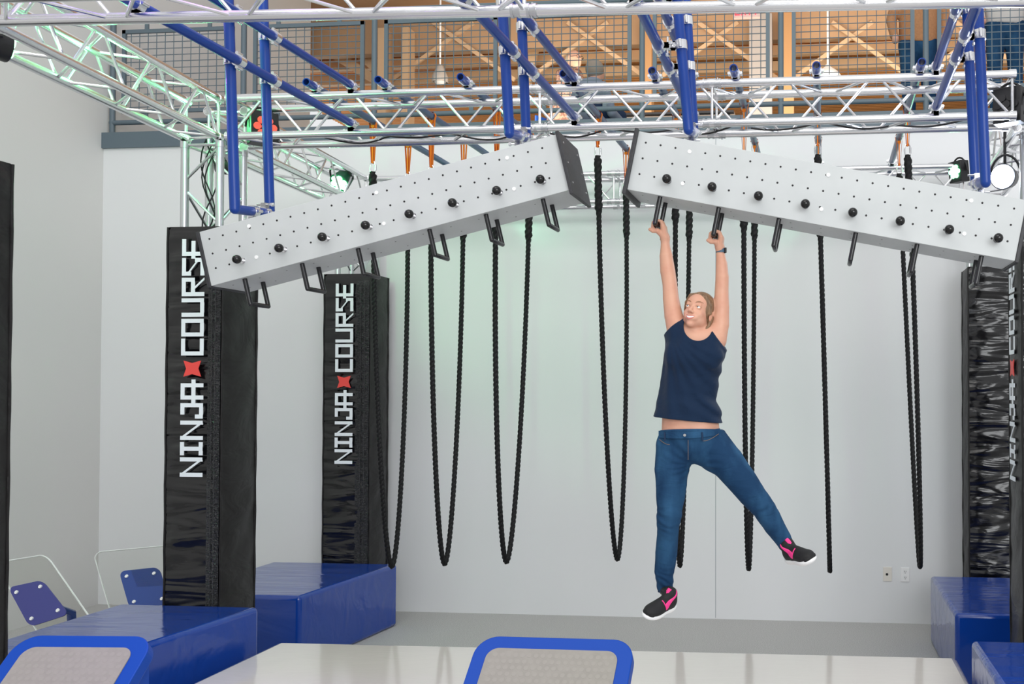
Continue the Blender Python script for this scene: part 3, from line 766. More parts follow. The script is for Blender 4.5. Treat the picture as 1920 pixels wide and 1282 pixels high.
# ------------------------------------------------------------------ blocks and mats
def block(name, label, c4, z0, z1, material, bev=.03, sub=0, cat='block'):
    """c4: ground footprint 4 xy points (ccw from front-left)"""
    m = MB()
    nx, ny, nz = 20, 20, 5
    c = [Vector((x, y, 0)) for x, y in c4]
    m.hexa([Vector((c[0].x, c[0].y, z0)), Vector((c[1].x, c[1].y, z0)), Vector((c[3].x, c[3].y, z0)), Vector((c[2].x, c[2].y, z0)),
            Vector((c[0].x, c[0].y, z1)), Vector((c[1].x, c[1].y, z1)), Vector((c[3].x, c[3].y, z1)), Vector((c[2].x, c[2].y, z1))])
    o = m.build(name, material, None, True, bevel=bev, seg=4); return tag(o, label, cat)
Z1 = .716; Z2 = .538; ZM = .50
q = [atZ(-20, 1225, Z1), atZ(289, 1202, Z1), atZ(487, 1137, Z1), atZ(200, 1139, Z1)]
e1 = (q[2]-q[1]); fr = q[1]-e1*.75
fl = Vector((atZ(200, 1139, Z1).x-.02, fr.y, 0)); fl.x = q[3].x-.05
block('landing_block', 'large glossy blue vinyl block at the lower left in front of the lettered pad', [(q[3].x-.02, fr.y), (fr.x, fr.y), (q[2].x, q[2].y), (q[3].x, q[2].y)], 0, Z1, M['blue_vinyl'])
q2 = [atZ(562, 1118, Z2), atZ(752, 1054, Z2), atZ(530, 1050, Z2)]
block('landing_block', 'blue vinyl block against the back wall under the rear left pad', [(q2[2].x-.05-.02, q2[0].y), (q2[0].x, q2[0].y), (q2[1].x, YB-.09), (q2[2].x-.05, YB-.09)], 0, Z2, M['blue_vinyl'])
q3 = [atZ(1791, 1150, Z2), atZ(1744, 1079, Z2)]
block('landing_block', 'blue vinyl block at the right below the glossy rear right pad', [(q3[0].x, q3[0].y), (q3[0].x+1.0, q3[0].y), (q3[1].x+1.1, q3[1].y), (q3[1].x, q3[1].y)], 0, Z2, M['blue_vinyl'])
q4 = [atZ(1878, 1282, Z1), atZ(1820, 1194, Z1)]
block('landing_block', 'blue vinyl block in the lower right corner, nearest the camera', [(q4[0].x, q4[0].y), (q4[0].x+1.0, q4[0].y), (q4[1].x+1.1, q4[1].y), (q4[1].x, q4[1].y)], 0, .70, M['blue_vinyl'])
w0 = atZ(502, 1201, ZM); w1 = atZ(1812, 1231, ZM); w2 = atZ(1842, 1282, ZM)
dw = (w2-w1); w3 = w1+dw*3.2
lfx = atZ(300, 1277, ZM)
dl = (lfx-w0)
w4 = w0+dl*((w3.y-w0.y)/dl.y)
block('crash_mat', 'wide shiny cream vinyl crash mat covering the floor in front', [(q[2].x+.12, w3.y), (min(w3.x, q4[0].x-.01), w3.y), (min(w1.x, q4[1].x-.02), w1.y), (q[2].x+.12, w0.y)], 0, ZM, M['white_vinyl'], .04, cat='mat')

# scuff lines on the carpet
for (a, c, nm) in (((800, 1195), (850, 1152), 0), ((1010, 1190), (1150, 1155), 0)):
    pass

# ------------------------------------------------------------------ angled steps
def rrect(x0, x1, z0, z1, r, n=8):
    pts = []
    for cx, cz, a0 in ((x1-r, z1-r, 0), (x0+r, z1-r, PI/2), (x0+r, z0+r, PI), (x1-r, z0+r, 3*PI/2)):
        for i in range(n+1): a = a0+PI/2*i/n; pts.append((cx+r*math.cos(a), cz+r*math.sin(a)))
    return pts
def step(tl, tr, d, length, label, bw=.055):
    a = P(*tl, d); c = atZ(*tr, a.z); wv = (c-a); W_ = wv.length; ex_ = wv.normalized()
    tdir = (Rv*((1300-PX0)/FPX)+Uv*((PY0+750)/FPX)+Fv).normalized()
    nrm = ex_.cross(tdir).normalized(); tdir = nrm.cross(ex_).normalized()
    if nrm.z < 0: nrm = -nrm
    o0 = a-tdir*length
    rt_ = empty('angled_step', (o0.x+ex_.x*W_/2, o0.y, ZM), label, 'step', 'angled steps with grey grip')
    m = MB(); m.prism(rrect(0, W_, 0, length, .085), o0-nrm*.05, ex_, tdir, nrm, .05); m.build('board', M['step_blue'], rt_, bevel=.004)
    m = MB(); m.prism(rrect(bw, W_-bw, bw, length-bw, .045), o0+nrm*.0, ex_, tdir, nrm, .004); gp = m.build('grip_surface', M['step_grey'], rt_)
    m = MB(); s_ = .0265
    for j in range(int((length-2*bw)/s_)):
        for i in range(int((W_-2*bw)/s_)-1):
            x = bw+.022+(i+.5*(j % 2))*s_; y = bw+.016+j*s_
            if y > length-bw-.012: continue
            m.disc(o0+ex_*x+tdir*y+nrm*.003, nrm, .0105, .0014, 10, r2=.0095)
    m.build('grip_studs', M['step_dot'], gp)
    # wedge body below
    m = MB(); e = .03
    p0 = o0+ex_*e-nrm*.05; p1 = o0+ex_*(W_-e)-nrm*.05; p2 = p1+tdir*(length-.04); p3 = p0+tdir*(length-.04)
    g = lambda p: Vector((p.x, p.y, ZM+.001))
    m.hexa([g(p0), g(p1), g(p3), g(p2), p0, p1, p3, p2]); m.build('wedge_base', M['step_blue'], rt_)
    return rt_
step((898, 1191), (1192, 1199), 3.62, .50, 'blue edged angled step with grey studded surface, bottom centre')
step((40, 1190), (294, 1192), 3.62, .50, 'blue edged angled step with grey studded surface, lower left corner')

# ------------------------------------------------------------------ clear panels by the left wall
def clear_panel(corners, Ys, plate, pm, label, pYs):
    pass
def quad_panel(m, c4, Y4, th, r=.12, mi=0):
    """rounded quad through four pixel corners (tl,tr,br,bl) at depths Y"""
    q_ = [atY(px, py, y) for (px, py), y in zip(c4, Y4)]
    o_, ex_, ez_ = q_[3], q_[2]-q_[3], q_[0]-q_[3]
    n_ = ex_.cross(ez_).normalized()
    pts = rrect(0, 1, 0, 1, r)
    out = []
    for u, v in pts:
        p = q_[3]*(1-u)*(1-v)+q_[2]*u*(1-v)+q_[0]*(1-u)*v+q_[1]*u*v; out.append(p)
    n = len(out); vs = out+[p+n_*th for p in out]
    m.add(vs, [tuple(range(n-1, -1, -1)), tuple(range(n, 2*n))]+[(i, (i+1) % n, n+(i+1) % n, n+i) for i in range(n)], mi)
    return q_, n_, out
for c4, Y4, pl, pm, lab, (fx, fy) in (
    (((-10, 1056), (88, 1040), (185, 1180), (85, 1205)), (5.75, 5.75, 5.45, 5.45), ((18, 1102), (82, 1088), (132, 1152), (58, 1176)), 'plate_violet', 'clear acrylic board with violet blue plate, by the left wall', (.45, .1)),
    (((176, 1036), (330, 1022), (360, 1150), (212, 1160)), (6.35, 6.35, 6.05, 6.05), ((225, 1072), (300, 1064), (322, 1134), (245, 1142)), 'plate_blue', 'clear acrylic board with bright blue plate, beside the lettered pad', (.45, .1))):
    base = atY(*c4[2], Y4[2]); rt_ = empty('acrylic_board', (base.x-.1, base.y+.3, 0), lab, 'board', 'clear acrylic boards')
    m = MB(); q_, n_, out = quad_panel(m, c4, Y4, .010); m.build('clear_sheet', M['acrylic'], rt_)
    m = MB(); m.path([p+n_*.005 for p in out], .0055, 6, closed=True); m.build('sheet_edge', M['acr_edge'], rt_)
    m = MB(); Yp = Y4[0]*.5+Y4[2]*.5
    plY = [Y4[0]-.05, Y4[0]-.05, Y4[2]+.02, Y4[2]+.02]
    # plate lies in the sheet plane: intersect rays with it
    def onplane(px, py):
        r = ray(px, py); nn = n_; return CAM+r*((q_[3]-CAM).dot(nn)/r.dot(nn))
    side = -1 if n_.y > 0 else 1
    pc = [onplane(*p) for p in pl]; pts = []
    for u, v in rrect(0, 1, 0, 1, .16):
        pts.append(pc[3]*(1-u)*(1-v)+pc[2]*u*(1-v)+pc[0]*(1-u)*v+pc[1]*u*v+n_*side*.012)
    nn = len(pts); m.add(pts+[p-n_*side*.006 for p in pts], [tuple(range(nn)), tuple(range(2*nn-1, nn-1, -1))]+[(i, (i+1) % nn, nn+(i+1) % nn, nn+i) for i in range(nn)])
    pp = m.build('mounting_plate', M[pm], rt_)
    for u, v in ((.16, .16), (.84, .16), (.16, .84), (.84, .84)):
        p = pc[3]*(1-u)*(1-v)+pc[2]*u*(1-v)+pc[0]*(1-u)*v+pc[1]*u*v
        m = MB(); m.disc(p+n_*side*.012, n_*side, .012, .008, 12); m.build('bolt', M['cap'], pp, True)
    c = (pc[0]+pc[1]+pc[2]+pc[3])/4
    m = MB(); m.path([c+n_*side*-.02, c+n_*side*-.02+Vector((0, .25, -.12)), Vector((c.x, c.y+.32, .02))], .03, 12); m.build('support_arm', M['plate_blue'], rt_, True)

# ------------------------------------------------------------------ wall plates
for (px, py, mt, lab) in ((1664, 1076, 'ivory', 'ivory wall plate with one dark jack, left of the two low on the wall'), (1697, 1077, 'outlet', 'white duplex power outlet, right of the two low on the wall')):
    c = atY(px, py, WY); rt_ = empty('outlet_plate', c, lab, 'outlet')
    m = MB(); m.box((c.x, WY-.004, c.z), (.038, 0, 0), (0, .004, 0), (0, 0, .062)); pl = m.build('face_plate', M[mt], rt_, bevel=.002)
    m = MB()
    if mt == 'ivory': m.disc((c.x-.005, WY-.008, c.z), -Yh, .011, .004, 14)
    else:
        for s in (-1, 1):
            m.bx(c.x-.009, c.x-.006, WY-.010, WY-.007, c.z+s*.026-.002, c.z+s*.026+.010); m.bx(c.x+.006, c.x+.009, WY-.010, WY-.007, c.z+s*.026-.002, c.z+s*.026+.010)
            m.disc((c.x, WY-.008, c.z+s*.026-.010), -Yh, .003, .002, 8)
    m.build('socket', M['dark'], pl)
#@@PEOPLE@@
# ------------------------------------------------------------------ implicit surfaces (smooth unions meshed with surface nets)
def surface_nets(F, lo, h):
    nx, ny, nz = F.shape; ins = F < 0
    c = [ins[i:nx-1+i, j:ny-1+j, k:nz-1+k] for i in (0, 1) for j in (0, 1) for k in (0, 1)]
    s = sum(x.astype(np.int8) for x in c); act = (s > 0) & (s < 8)
    I = np.argwhere(act); idx = -np.ones(act.shape, np.int64); idx[act] = np.arange(len(I))
    acc = np.zeros((len(I), 3)); cnt = np.zeros(len(I))
    off = [np.array((i, j, k)) for i in (0, 1) for j in (0, 1) for k in (0, 1)]
    for a in range(8):
        for b2 in range(a+1, 8):
            if np.abs(off[a]-off[b2]).sum() != 1: continue
            fa = F[tuple((I+off[a]).T)]; fb = F[tuple((I+off[b2]).T)]
            m = (fa < 0) != (fb < 0); t = np.where(m, fa/(fa-fb+1e-12), 0)
            p = off[a]+(off[b2]-off[a])*t[:, None]
            acc[m] += p[m]; cnt[m] += 1
    V = (I+acc/cnt[:, None])*h+lo
    fs = []
    for ax in range(3):
        sl0 = [slice(None)]*3; sl1 = [slice(None)]*3; sl0[ax] = slice(0, -1); sl1[ax] = slice(1, None)
        d = ins[tuple(sl0)] != ins[tuple(sl1)]; E = np.argwhere(d)
        o1, o2 = [(1, 2), (2, 0), (0, 1)][ax]
        E = E[(E[:, o1] > 0) & (E[:, o2] > 0) & (E[:, o1] < F.shape[o1]-1) & (E[:, o2] < F.shape[o2]-1)]
        e1 = np.zeros(3, int); e1[o1] = 1; e2 = np.zeros(3, int); e2[o2] = 1
        q = np.stack([idx[tuple((E-e1-e2).T)], idx[tuple((E-e2).T)], idx[tuple(E.T)], idx[tuple((E-e1).T)]], 1)
        fl = ins[tuple(E.T)]; q[~fl] = q[~fl][:, ::-1]; fs.append(q)
    return V, np.concatenate(fs)
class SDF:
    def __init__(s, lo, hi, h):
        s.lo = np.array(lo, float); s.h = h; n = np.ceil((np.array(hi)-s.lo)/h).astype(int)+1
        s.ax = [s.lo[i]+np.arange(n[i])*h for i in range(3)]; s.F = np.full(n, .3, np.float32)
    def sub(s, lo, hi):
        r = []
        for i in range(3):
            a = int(max(0, math.floor((lo[i]-s.lo[i])/s.h))); b2 = int(min(len(s.ax[i]), math.ceil((hi[i]-s.lo[i])/s.h)+1)); 
            if b2 <= a: return None
            r.append(slice(a, b2))
        return tuple(r)
    def grid(s, sl): return np.meshgrid(*[s.ax[i][sl[i]] for i in range(3)], indexing='ij', sparse=True)
    def smin(s, sl, d, k):
        f = s.F[sl]
        if k <= 0: s.F[sl] = np.minimum(f, d); return
        h = np.clip(.5+.5*(f-d)/k, 0, 1); s.F[sl] = f*(1-h)+d*h-k*h*(1-h)
    def smax(s, sl, d, k):
        f = s.F[sl]
        if k <= 0: s.F[sl] = np.maximum(f, d); return
        h = np.clip(.5-.5*(f-d)/k, 0, 1); s.F[sl] = f*(1-h)+d*h+k*h*(1-h)
    def _caps(s, a, b2, ra, rb, ys, pad):
        a = np.array(a, float); b2 = np.array(b2, float); R_ = max(ra, rb)+pad
        sl = s.sub(np.minimum(a, b2)-R_, np.maximum(a, b2)+R_)
        if sl is None: return None, None
        X, Y, Z = s.grid(sl); ba = b2-a; ba_ = ba.copy(); ba_[1] *= ys; L2 = max(1e-9, (ba_**2).sum())
        px, py, pz = X-a[0], (Y-a[1])*ys, Z-a[2]
        t = np.clip((px*ba_[0]+py*ba_[1]+pz*ba_[2])/L2, 0, 1)
        d = np.sqrt((px-t*ba_[0])**2+(py-t*ba_[1])**2+(pz-t*ba_[2])**2)-(ra+(rb-ra)*t)
        return sl, (d/max(1, ys)**.5).astype(np.float32)
    def caps(s, a, b2, ra, rb=None, k=.012, ys=1.0):
        sl, d = s._caps(a, b2, ra, ra if rb is None else rb, ys, k+.02)
        if sl: s.smin(sl, d, k)
        return s
    def cut_caps(s, a, b2, ra, rb=None, k=.005, ys=1.0):
        sl, d = s._caps(a, b2, ra, ra if rb is None else rb, ys, k+.02)
        if sl: s.smax(sl, -d, k)
        return s
    def chain(s, pts, k=.012, ys=1.0):
        m = max(p[1] for p in pts)+k+.02; A = np.array([p[0] for p in pts], float)
        sl = s.sub(A.min(0)-m, A.max(0)+m)
        if sl is None: return s
        keep = s.F; s.F = np.full(keep.shape, .3, np.float32)
        for (a, ra), (b2, rb) in zip(pts[:-1], pts[1:]): s.caps(a, b2, ra, rb, .0015, ys)
        d = s.F[sl].copy(); s.F = keep; s.smin(sl, d, k)
        return s
    def ell(s, c, r, R=None, k=.012, cut=False):
        c = np.array(c, float); r = np.array(r, float); m = r.max()+k+.02
        sl = s.sub(c-m, c+m)
        if sl is None: return s
        X, Y, Z = s.grid(sl); P_ = [X-c[0], Y-c[1], Z-c[2]]
        if R is not None:
            Q = [P_[0]*R[0][i]+P_[1]*R[1][i]+P_[2]*R[2][i] for i in range(3)]     # R columns = local axes
        else: Q = P_
        k0 = np.sqrt(sum((Q[i]/r[i])**2 for i in range(3))); k1 = np.sqrt(sum((Q[i]/r[i]**2)**2 for i in range(3)))
        d = (k0*(k0-1)/np.maximum(k1, 1e-6)).astype(np.float32)
        if cut: s.smax(sl, -d, k)
        else: s.smin(sl, d, k)
        return s
    def plane(s, p, n, k=.004):
        """keep the side opposite to n"""
        n = np.array(n, float); n /= np.linalg.norm(n); sl = tuple(slice(None) for _ in range(3)); X, Y, Z = s.grid(sl)
        s.smax(sl, ((X-p[0])*n[0]+(Y-p[1])*n[1]+(Z-p[2])*n[2]).astype(np.float32), k); return s
    def field(s, fn):
        sl = tuple(slice(None) for _ in range(3)); X, Y, Z = s.grid(sl); s.F = s.F+fn(X, Y, Z).astype(np.float32); return s
    def build(s, name, material, parent, label=None, matfn=None):
        s.F[0] = s.F[-1] = .1; s.F[:, 0] = s.F[:, -1] = .1; s.F[:, :, 0] = s.F[:, :, -1] = .1
        V, Q = surface_nets(s.F, s.lo, s.h); off = np.array(origin(parent)); me = bpy.data.meshes.new(name)
        V = V-off
        me.vertices.add(len(V)); me.vertices.foreach_set('co', V.ravel().astype(np.float32))
        me.loops.add(len(Q)*4); me.loops.foreach_set('vertex_index', Q.ravel().astype(np.int32))
        me.polygons.add(len(Q)); me.polygons.foreach_set('loop_start', np.arange(len(Q), dtype=np.int32)*4)
        try: me.polygons.foreach_set('loop_total', np.full(len(Q), 4, np.int32))
        except Exception: pass
        ml = material if isinstance(material, (list, tuple)) else [material]
        for x in ml: me.materials.append(x)
        if matfn is not None:
            C_ = (V+off)[Q].mean(1); me.polygons.foreach_set('material_index', matfn(C_).astype(np.int32))
        me.update(calc_edges=True); me.validate(); me.polygons.foreach_set('use_smooth', [True]*len(me.polygons))
        o = link(bpy.data.objects.new(name, me)); o['_o'] = list(off)
        if parent is not None: o.parent = parent
        sm = o.modifiers.new('smooth', 'SMOOTH'); sm.factor = .5; sm.iterations = 2
        if label: o['label'] = label
        return o

# ------------------------------------------------------------------ the woman on the handles
BYW = 4.59
def w3(px, py, dy=0): return atY(px, py, BYW+dy)
def V3(*a): return np.array(a, float)
wr = empty('person', w3(1290, 1158), 'woman in navy top and blue jeans hanging by both hands from the right grey beam', 'person')

def grip(s, bar_f, bar_b, wrist, mirror):
    """hand wrapped round the bar; palm on the +X side, fingers over the top"""
    bc = (bar_f+bar_b)/2; s0 = np.array(bc); wv = np.array(wrist)
    up = np.array((bar_f-wrist)); up[1] = 0; up = up/np.linalg.norm(up)
    ex_ = V3(1, 0, 0); ez_ = V3(0, 0, 1)
    for i in range(4):
        y = (i-1.5)*.0205; o = s0+V3(0, y, 0); r = (.0088, .0094, .0092, .0078)[i] if mirror else (.0078, .0092, .0094, .0088)[i]
        ln = 1 - (.10 if i in ((3,) if mirror else (0,)) else 0)
        K = o+ex_*.030-ez_*.006
        s.caps(wv+V3(.0, y*.45, .008), K, .0165, .0125, k=.008, ys=1)
        pts = [(K, .0105), (o+ex_*.022+ez_*.017, r), (o+ex_*.001+ez_*.0235, r), (o-ex_*.020*ln+ez_*.011, r*.96), (o-ex_*.0235*ln-ez_*.008, r*.92), (o-ex_*.013-ez_*.021*ln, r*.85)]
        s.chain(pts, k=.0035)
    yt = -.036
    s.chain([(wv+V3(-.008, yt*.35, .012), .015), (s0+V3(.004, yt*.95, -.030), .0125), (s0+V3(-.018, yt*.9, -.031), .0100), (s0+V3(-.034, yt*.75, -.022), .0085)], k=.006)

hb1, hb2 = HR[0], HR[1]
wL = np.array(w3(1247, 447)); wR = np.array(w3(1350, 466))
body = SDF((w3(1215, 640).x, BYW-.24, w3(1290, 840).z), (w3(1385, 640).x, BYW+.20, hb1[0].z+.06), .0026)
grip(body, hb1[0], hb1[1], Vector(wL), False)
grip(body, hb2[0], hb2[1], Vector(wR), True)
A3 = lambda px, py, dy=0: np.array(w3(px, py, dy))
body.chain([(wL, .0215), (A3(1247.5, 462), .0235), (A3(1249, 480, .005), .0325), (A3(1252, 508, .01), .0375), (A3(1256, 533, .012), .0365), (A3(1258, 560, .01), .040), (A3(1263, 592, .005), .046), (A3(1272, 622, 0), .056)], k=.02)
body.chain([(wR, .0200), (A3(1351, 478), .0225), (A3(1353, 495, .005), .0285), (A3(1354, 520, .008), .0330), (A3(1353, 548, .010), .0345), (A3(1352.5, 576, .008), .039), (A3(1351, 609, .004), .0425), (A3(1342, 635, 0), .055)], k=.02)
body.caps(A3(1276, 628), A3(1336, 640), .050, .050, k=.03)
body.chain([(A3(1302, 652), .125), (A3(1295, 715), .112), (A3(1291, 750), .120), (A3(1294, 785), .140), (A3(1295, 815), .146)], k=.04, ys=1.45)
body.chain([(A3(1312, 646, .01), .052), (A3(1315, 606, .012), .042)], k=.022)
# head frame
hu0 = (-.54, .76, .34)          # right, toward camera, up
tc = -Fv
hf = (Rv*-.34+tc*.89+Uv*.30).normalized()
hup = (Rv*.25-tc*.22+Uv*.94).normalized(); hup = (hup-hf*hup.dot(hf)).normalized(); hs = hf.cross(hup).normalized()   # person's right side? (x axis)
HC = w3(1310, 586, -.015); HS = .92
HR_ = np.array([[hs.x, hf.x, hup.x], [hs.y, hf.y, hup.y], [hs.z, hf.z, hup.z]])
def hp(x, y, z): return np.array(HC)+(HR_@np.array((x, y, z)))*HS
def he(s, c, r, k=.01, cut=False): s.ell(hp(*c), np.array(r)*HS, HR_, k, cut)
he(body, (0, -.012, .030), (.072, .090, .084), .02)
he(body, (0, .032, -.022), (.0535, .056, .078), .02)
he(body, (0, .050, .035), (.052, .034, .045), .02)
he(body, (0, .066, -.088), (.018, .018, .016), .016)
for sg in (-1, 1):
    he(body, (sg*.034, .058, -.030), (.021, .021, .019), .014)
    he(body, (sg*.040, .020, -.056), (.016, .034, .020), .02)
    he(body, (sg*.0315, .094, .006), (.0145, .012, .010), .008, True)
    he(body, (sg*.0310, .0785, .0050), (.0150, .0100, .0105), .004)
    he(body, (sg*.011, .092, -.029), (.0080, .009, .0070), .005)
    he(body, (sg*.073, -.008, -.008), (.007, .018, .030), .006)
for sg in (-1, 1): body.cut_caps(hp(sg*.0225, .0900, .0040), hp(sg*.0400, .0860, .0048), .0068*HS, k=.0015)
body.caps(hp(-.034, .078, .021), hp(.034, .078, .021), .0085*HS, k=.010)
body.chain([(hp(0, .084, .012), .0075*HS), (hp(0, .097, -.012), .0085*HS), (hp(0, .1045, -.024), .0098*HS)], k=.008)
body.chain([(hp(-.024, .074, -.054), .010), (hp(0, .083, -.061), .0105), (hp(.024, .074, -.054), .010)], k=.014)
body.caps(hp(-.018, .090, -.058), hp(.018, .090, -.058), .0055*HS, k=.001) if 0 else None
for xa, xb_ in ((-.023, -.011), (-.011, 0), (0, .011), (.011, .023)):
    body.cut_caps(hp(xa, .0975-.015*(xa/.026)**2, -.0625+.017*(xa/.027)**2), hp(xb_, .0975-.015*(xb_/.026)**2, -.0625+.017*(xb_/.027)**2), .0062*HS*(1-abs(xa+xb_)/2/.034), k=.002)
body.build('body', M['skin'], wr)
# face details
for sg in (-1, 1):
    m = MB(); c = hp(sg*.0310, .0745, .0050); m.sphere(c, .0112*HS, 18, 12)
    ey = m.build('eye', M['eye'], wr, True)
    look = (Rv*-.72+tc*.30+Uv*.62).normalized()
    gz = (hf*.85+look*.45).normalized()
    m = MB(); m.sphere(Vector(c)+gz*.0056*HS, .0064*HS, 14, 8); m.build('iris', M['iris'], ey, True)
    m = MB(); m.path([hp(sg*(.016+.034*t), .0885-.013*t*t, .0065+.0035*math.sin(PI*t)) for t in np.linspace(0, 1, 8)], [.0006, .0008, .0010, .0011, .0011, .0011, .0009, .0006], 6); m.build('eyelashes', M['brow'], wr, True)
    m = MB(); m.path([hp(sg*(.013+.040*t), .0925-.016*t*t, .026+.008*math.sin(PI*t*.8)) for t in np.linspace(0, 1, 9)], [.0008, .0015, .0018, .0018, .0017, .0015, .0013, .001, .0007], 6); m.build('eyebrow', M['brow'], wr, True)
def lip(z0, bend, dy=0, n=13): return [hp(x, .0955-.015*(x/.026)**2+dy, z0+bend*(abs(x)/.029)**2) for x in np.linspace(-.029, .029, n)]
m = MB(); m.path(lip(-.0530, .0105), [.0004]+[.0014, .0018]+[.0020]*7+[.0018, .0014]+[.0004], 8); m.path(lip(-.0700, .0275), [.0004]+[.0018, .0024]+[.0027]*7+[.0024, .0018]+[.0004], 8); m.build('lips', M['lips'], wr, True)
def mouthpatch(zb, kb, dy):
    m = MB(); vs = []
    for z, k_ in ((-.0530, .0105), (zb, kb)):
        for d2 in (0, -.004):
            for x in np.linspace(-.0265, .0265, 13): vs.append(hp(x, .0955+dy+d2-.015*(x/.026)**2, z+k_*(abs(x)/.029)**2))
    m.add(vs, [(i, i+1, 27+i, 26+i) for i in range(12)]+[(13+i, 39+i, 40+i, 14+i) for i in range(12)]+[(26+i, 27+i, 40+i, 39+i) for i in range(12)]+[(i, 13+i, 14+i, i+1) for i in range(12)])
    return m
mouthpatch(-.0695, .0270, -.0006).build('mouth', M['lips'], wr, True)
mouthpatch(-.0640, .0215, .0006).build('teeth', M['teeth'], wr, True)
# hair
hair = SDF(np.array(HC)-.20, np.array(HC)+.17, .0026)
he(hair, (0, -.016, .030), (.079, .097, .089), .01)
he(hair, (0, -.055, -.02), (.072, .055, .075), .02)
he(hair, (0, .085, -.040), (.070, .070, .098), .012, True)
he(hair, (0, .120, .006), (.057, .070, .060), .010, True)
he(hair, (.078, .004, -.030), (.018, .020, .020), .006, True); he(hair, (-.078, .004, -.030), (.018, .020, .020), .006, True)
hair.chain([(hp(.0, .055, .088), .006), (hp(.045, .052, .072), .012), (hp(.070, .026, .040), .012), (hp(.074, .012, .0), .009)], k=.01)
hair.chain([(hp(.0, .055, .088), .006), (hp(-.045, .052, .072), .012), (hp(-.070, .026, .040), .012), (hp(-.074, .012, .0), .009)], k=.01)
sidex = 1 if (hs.dot(Rv) > 0) else -1
for q in range(3):
    hair.chain([(hp(sidex*.070, -.02-.012*q, -.01), .012), (hp(sidex*.070, -.018-.010*q, -.06), .009), (hp(sidex*.060, -.002-.008*q, -.105), .006), (hp(sidex*.050, .006-.008*q, -.150), .0042), (hp(sidex*.040, .010-.008*q, -.185), .0025)], k=.006)
def strand(X, Y, Z):
    l = [(X-HC.x)*HR_[0][i]+(Y-HC.y)*HR_[1][i]+(Z-HC.z)*HR_[2][i] for i in range(3)]
    return .0007*np.sin(np.arctan2(l[0], l[2]+.02)*95+l[1]*40)
hair.field(strand); hair.build('hair', M['hair'], wr)

# navy top
sh = SDF((w3(1215, 640).x, BYW-.22, w3(1290, 800).z), (w3(1385, 640).x, BYW+.20, w3(1290, 590).z), .0035)
sh.chain([(A3(1303, 652), .152), (A3(1296, 700), .143), (A3(1290, 738), .142), (A3(1290, 775), .163), (A3(1291, 830), .180)], k=.03, ys=1.40)
for sg, px in ((-1, 1274), (1, 1330)): sh.ell(A3(px, 668, -.075), (.060, .040, .052), None, .06)
sh.caps(A3(1272, 622), A3(1338, 640), .060, .060, k=.04)
sh.caps(A3(1262, 612), A3(1275, 640), .056, .062, k=.02); sh.caps(A3(1346, 632), A3(1334, 662), .055, .060, k=.02)
def folds(X, Y, Z):
    cx = w3(1300, 700); x, z = X-cx.x, Z-cx.z
    ang = np.arctan2(x+.10, .20-z)                   # drape fanning from the left armhole
    fan = np.sin(ang*26+z*9)*np.clip((.16-z)*5, 0, 1)
    low = np.clip((-.04-z)*9, 0, 1)
    cross = np.sin(z*70+x*38+2.5*np.sin(x*13+z*9))
    neck = np.sin(x*85+8*z+1.5*np.sin(z*20))*np.clip((z-.03)*9, 0, 1)
    return .0042*fan+.0055*cross*low*(.6+.4*np.sin(x*17))+.0034*neck
sh.field(folds)
a, c = w3(1246, 627), w3(1282, 597); t = (c-a).normalized(); n = Vector((-t.z, 0, t.x)); sh.plane(a, n, .004)
a, c = w3(1337, 620), w3(1365, 659); t = (c-a).normalized(); n = Vector((-t.z, 0, t.x)); sh.plane(a, n, .004)
a, c = w3(1228, 781), w3(1353, 793); t = (c-a).normalized(); n = Vector((t.z, 0, -t.x)); sh.plane(a, n, .003)
sh.cut_caps(A3(1309, 611, -.20), A3(1309, 611, .0), .074, .070, k=.004)
sh.cut_caps(A3(1311, 600, .02), A3(1311, 560, .02), .070, .070, k=.004)
sh.build('sleeveless_top', M['shirt'], wr)

# jeans
jn = SDF((w3(1215, 1000).x, BYW-.20, w3(1290, 1125).z), (w3(1500, 1000).x, BYW+.22, w3(1290, 785).z), .004)
jn.chain([(A3(1293, 788), .152), (A3(1295, 810), .158)], k=.03, ys=1.42)
jn.chain([(A3(1266, 840, .01), .098), (A3(1260, 880, .0), .086), (A3(1259, 907, -.005), .0775), (A3(1256, 950, -.015), .065), (A3(1254, 972, -.015), .060), (A3(1252, 998, .0), .054), (A3(1249, 1036, .03), .055), (A3(1246, 1070, .045), .049), (A3(1246, 1095, .05), .042), (A3(1247, 1107, .05), .035)], k=.02)
jn.chain([(A3(1334, 840, .01), .104), (A3(1363, 866, -.01), .086), (A3(1388, 897, -.025), .074), (A3(1409, 925, -.03), .066), (A3(1430, 950, -.03), .058), (A3(1452, 986, .0), .052), (A3(1468, 1009, .015), .043), (A3(1474, 1021, .02), .036)], k=.02)
def jf(X, Y, Z):
    kx = w3(1256, 972); k2 = w3(1430, 950); f = 0
    d1 = np.sqrt((X-kx.x)**2+(Z-kx.z)**2); d2 = np.sqrt((X-k2.x)**2+(Z-k2.z)**2)
    kn = w3(1246, 1095); d3 = np.sqrt((X-kn.x)**2+(Z-kn.z)**2); kc = w3(1304, 858); d4 = np.sqrt((X-kc.x)**2+(Z-kc.z)**2)
    wob = 1.8*np.sin(X*41+Z*23)+1.2*np.sin(Z*57-X*19)
    f = .0024*np.sin((Z-kx.z)*150+(X-kx.x)*45+wob)*np.exp(-(d1/.07)**2)+.0026*np.sin((X-k2.x)*100-(Z-k2.z)*70+wob)*np.exp(-(d2/.07)**2)
    f = f+.0030*np.sin((Z-kn.z)*170+(X-kn.x)*50+wob)*np.exp(-(d3/.055)**2)
    rd = np.arctan2(Z-kc.z+.03, X-kc.x)
    f = f+.0020*np.sin(rd*17+wob*.5)*np.exp(-((d4-.09)/.05)**2)
    return f+.0016*np.sin(Z*31+X*47+np.sin(Z*17)*2)
jn.field(jf)
